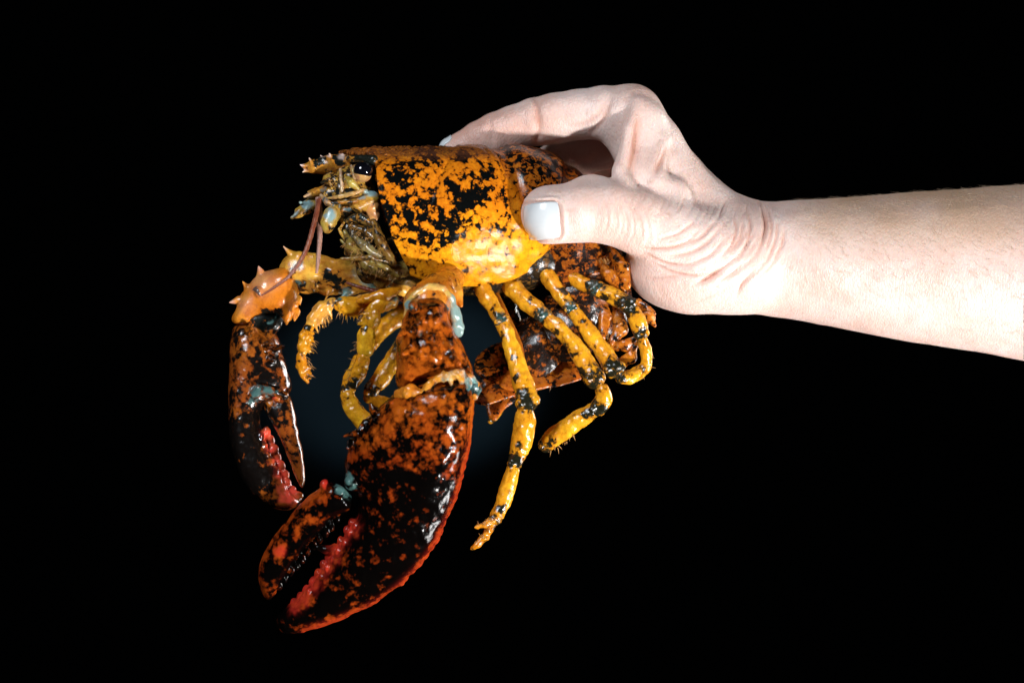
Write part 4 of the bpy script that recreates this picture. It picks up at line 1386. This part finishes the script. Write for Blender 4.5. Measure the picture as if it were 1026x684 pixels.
# web fold between thumb and forefinger, and the tendon behind it
hand.chain([(640, 106, -12, 9), (631, 130, -26, 8), (627, 152, -35, 7.5), (622, 172, -44, 9), (626, 188, -50, 12)], k=6)
hand.chain([(664, 142, -19, 5), (660, 156, -27, 6), (657, 170, -34, 7), (657, 184, -42, 9)], k=10)
hand.ell((672, 194, -34), (18, 14, 16), k=14)
hand.chain([(650, 120, -8, 16), (645, 150, -12, 18), (645, 178, -26, 20)], k=10)

creases = []
for cr in ([(762, 203), (767, 222), (764, 242), (756, 258)], [(770, 210), (773, 230), (768, 250)], [(735, 214), (738, 228), (734, 244), (724, 256)], [(748, 208), (752, 226), (748, 246), (738, 262)],
           [(742, 254), (728, 266), (710, 279), (692, 287)], [(746, 262), (734, 274), (720, 282)], [(725, 240), (714, 254), (700, 262), (684, 268)], [(722, 228), (708, 244), (690, 254), (668, 258)],
           [(700, 232), (686, 244), (664, 250), (640, 248)], [(696, 222), (680, 234), (660, 240)], [(786, 228), (784, 244), (776, 258)], [(779, 222), (777, 242), (768, 262)], [(652, 262), (672, 272), (694, 276), (716, 274)],
           [(646, 254), (668, 264), (690, 266)], [(756, 270), (744, 284), (738, 296)], [(716, 222), (704, 236), (690, 244)], [(744, 222), (742, 238), (732, 252)]):
    creases.append((catmull(cr, 5), 1.9, 1.9))
creases.append((catmull([(640, 116), (638, 135), (636, 152), (631, 172)], 5), 4.5, 3.4))
creases.append((catmull([(668, 146), (663, 160), (656, 174)], 5), 4.0, 2.4))
creases.append((catmull([(612, 100), (606, 116), (598, 128), (590, 134)], 5), 4.0, 1.6))
creases.append((catmull([(724, 270), (712, 278), (700, 284)], 5), 4.5, 3.5))
creases.append((catmull([(764, 206), (768, 224), (765, 240)], 5), 3.6, 2.6))
creases.append((catmull([(536, 96), (538, 112), (540, 130), (537, 146)], 5), 4.2, 2.6))
creases.append((catmull([(489, 118), (492, 130), (494, 144)], 5), 4.0, 2.0))
creases.append((catmull([(568, 126), (585, 124), (600, 114), (610, 98)], 5), 4.0, 1.2))
for i in range(9):
    x = 604 + 5.2 * i + random.uniform(-2, 2)
    creases.append((catmull([(x - 3, 190 + 2 * i), (x + 3, 206 + 2 * i), (x + 4, 222 + 2 * i), (x - 1, 236 + 1.5 * i)], 4), 1.8, 0.8))
for i in range(16):
    x = 630 + 7.5 * i + random.uniform(-2, 2)
    y = 200 + 0.9 * i + random.uniform(-5, 5)
    creases.append((catmull([(x + 6, y - 9), (x + 2, y + 2), (x - 6, y + 14)], 4), 1.7, 0.3 + 0.35 * random.random()))
for i in range(14):
    a = random.uniform(0.1, 1.3)
    r = 60 + 6.5 * i
    cx, cy = 655, 188
    L = random.uniform(0.25, 0.5)
    creases.append((np.array([(cx + r * math.cos(a + t * L), cy + r * 0.92 * math.sin(a + t * L)) for t in np.linspace(0, 1, 8)]), 2.0, 0.6 + 0.5 * random.random()))


def crease_field(V):
    u, v = proj(V)
    out = np.zeros(len(V))
    red = np.zeros(len(V))
    front = V[:, 1] < 30
    for q, wd, dp in creases:
        lo, hi = q.min(0) - 4 * wd, q.max(0) + 4 * wd
        m = np.nonzero(front & (u > lo[0]) & (u < hi[0]) & (v > lo[1]) & (v < hi[1]))[0]
        if not len(m):
            continue
        best = np.full(len(m), 1e9)
        bt = np.zeros(len(m))
        for i in range(len(q) - 1):
            a, b = q[i], q[i + 1]
            ba = b - a
            pu, pv = u[m] - a[0], v[m] - a[1]
            t = np.clip((pu * ba[0] + pv * ba[1]) / (ba @ ba + 1e-9), 0, 1)
            d2 = (pu - t * ba[0]) ** 2 + (pv - t * ba[1]) ** 2
            up = d2 < best
            best[up] = d2[up]
            bt[up] = ((i + t) / (len(q) - 1))[up]
        fade = np.sin(np.clip(bt, 0.03, 0.97) * np.pi) ** 0.6
        d = np.sqrt(best)
        g = np.exp(-(d / (wd * 0.75)) ** 2) * fade
        lip = np.exp(-((d - 2.1 * wd) / wd) ** 2) * fade
        out[m] += -dp * g + 0.12 * dp * lip
        red[m] = np.maximum(red[m], g * min(dp / 2.2, 1) * 0.75)
    return out, red


V, Q = polygonise(hand, hand.lo, hand.hi, 1.5)
V = smooth_mesh(V, Q, 7)
N = vnormals(V, Q)
cf, red = crease_field(V)
u, v = proj(V)
mus = (vnoise(V, 48, 3) - 0.5) * 2.2 + (vnoise(V, 16, 5) - 0.5) * 0.8
# the nail sits in a shallow bed with a fold of skin round it
ca_, sa_ = math.cos(-0.06), math.sin(-0.06)
nu, nv_ = (u - 543) * ca_ + (v - 221) * sa_, -(u - 543) * sa_ + (v - 221) * ca_
qx, qy = np.abs(nu + 1) - 13, np.abs(nv_) - 11
nd_ = np.sqrt(np.maximum(qx, 0) ** 2 + np.maximum(qy, 0) ** 2) + np.minimum(np.maximum(qx, qy), 0) - 8
fr_ = (V[:, 1] < -60)
fold = np.exp(-((nd_ - 2.6) / 1.9) ** 2) * sstep(-22, -8, nu) * fr_
bed = sstep(1.0, -1.5, nd_) * fr_
V = V + N * (cf + mus + 1.5 * fold - 0.9 * bed)[:, None]
red = np.maximum(red, 0.35 * np.exp(-(nd_ / 2.0) ** 2) * fr_)
# redness of fingers and knuckles; shade under the forefinger painted in red too
red2 = np.maximum(red, 0.75 * sstep(600, 470, u) * sstep(170, 130, v) * sstep(100, 118, v) * 0.8)
red2 = np.maximum(red2, 0.55 * blobs(V, [(590, 150, 34)]) * (V[:, 1] > 20))
red2 = np.maximum(red2, 0.22 * blobs(V, [(612, 214, 20), (640, 95, 20), (545, 110, 14)]))
tan_shade = np.clip(sstep(275, 215, v) * sstep(770, 850, u) * (0.45 + 0.7 * vnoise(V, 34, 21)), 0, 1)  # upper forearm's shade painted in as a mottled tan tone
red2 = np.maximum(red2, sstep(800, 860, u) * 0.4 * np.maximum(vnoise(V, 22, 31) - 0.5, 0))
HAND = build('person', (V), Q, M_SKIN, None, pigment(V, red2, tan_shade, 0, 0))
HAND.data.transform(__import__('mathutils').Matrix.Translation(tuple(-ORIG_H * S)))
HAND.location = tuple(ORIG_H * S)
ORG['person'] = ORIG_H
HAND['label'] = "bare right hand and forearm with white nail polish gripping the lobster's back"
HAND['category'] = 'person'


# nails: thin curved plates lying on the finger ends
def nail(name, outline, direction, start, lift=1.5, n=26, thick=2.6, par=None):
    """outline: 4 picture corners (tip-top, base-top, base-bottom, tip-bottom) in 3-D, cast along direction onto the finger"""
    c = [pt(*q) for q in outline]
    s = np.linspace(0, 1, n)
    G = np.zeros((n, n, 3))
    for i, a in enumerate(s):
        for j, b in enumerate(s):
            # rounded-rectangle: squeeze corners
            x, y = 2 * a - 1, 2 * b - 1
            e = 0.2
            x2 = x * math.sqrt(max(0, 1 - e * y * y * abs(y)))
            y2 = y * math.sqrt(max(0, 1 - e * x * x * abs(x)))
            a2, b2 = (x2 + 1) / 2, (y2 + 1) / 2
            G[i, j] = (c[0] * (1 - a2) + c[1] * a2) * (1 - b2) + (c[3] * (1 - a2) + c[2] * a2) * b2
    d = np.asarray(direction, float)
    d /= np.linalg.norm(d)
    X = (G - d * start).reshape(-1, 3)
    t = np.zeros(len(X))
    for _ in range(60):
        val = hand(X + d * t[:, None])
        t = np.minimum(t + np.clip(val, -3, 6) * 0.8, start * 1.6)
    X = (X + d * t[:, None]).reshape(n, n, 3)
    # relax so that the plate spans smoothly
    for _ in range(3):
        X[1:-1, 1:-1] = 0.25 * (X[:-2, 1:-1] + X[2:, 1:-1] + X[1:-1, :-2] + X[1:-1, 2:])
    X = X - d * lift
    return shell_obj(name, X, thick, M_NAIL, par)


NL = nail('fingernail', [(520.5, 205, -85), (561, 200.5, -85), (562, 239, -85), (523, 241, -85)], (0.18, 1, 0), 60, par=HAND)
NL['label'] = 'white polished thumbnail'
nail('fingernail', [(436.5, 142, 45), (451, 134, 47), (451, 134, 25), (436.5, 142, 27)], (0.45, 0, -1), 40, lift=0.5, par=HAND)

# ---- fine hair on the forearm
hv, hf = [], []
cand = np.nonzero((u > 800) & (u < 1040) & (v < 300) & (V[:, 1] < 60))[0]
pick = rng.choice(cand, 1500, replace=False)
Nn = vnormals(V, Q)
for i in pick:
    p, nrm = V[i], Nn[i]
    tdir = np.array([-0.55, -0.1, 0.35]) + rng.normal(0, 0.25, 3)
    tdir -= nrm * (tdir @ nrm)
    d = tdir / np.linalg.norm(tdir) * 0.85 + nrm * rng.uniform(0.15, 0.4)
    L = rng.uniform(5, 11)
    sx = np.cross(d, nrm)
    sx /= np.linalg.norm(sx) + 1e-9
    i0 = len(hv)
    for f_, r_ in ((0, 0.10), (0.5, 0.08), (1.0, 0.02)):
        c = p + d * L * f_ - nrm * 0.12 * L * f_ * f_
        hv.append(c - sx * r_)
        hv.append(c + sx * r_)
        hv.append(c + nrm * r_)
    for lv in (0, 3):
        for j in range(3):
            k = (j + 1) % 3
            hf.append([i0 + lv + j, i0 + lv + k, i0 + lv + 3 + k, i0 + lv + 3 + j])
hv = np.array(hv)
build('arm_hair', hv, np.array(hf), M_HAIR, HAND, pigment(hv), kind='stuff')
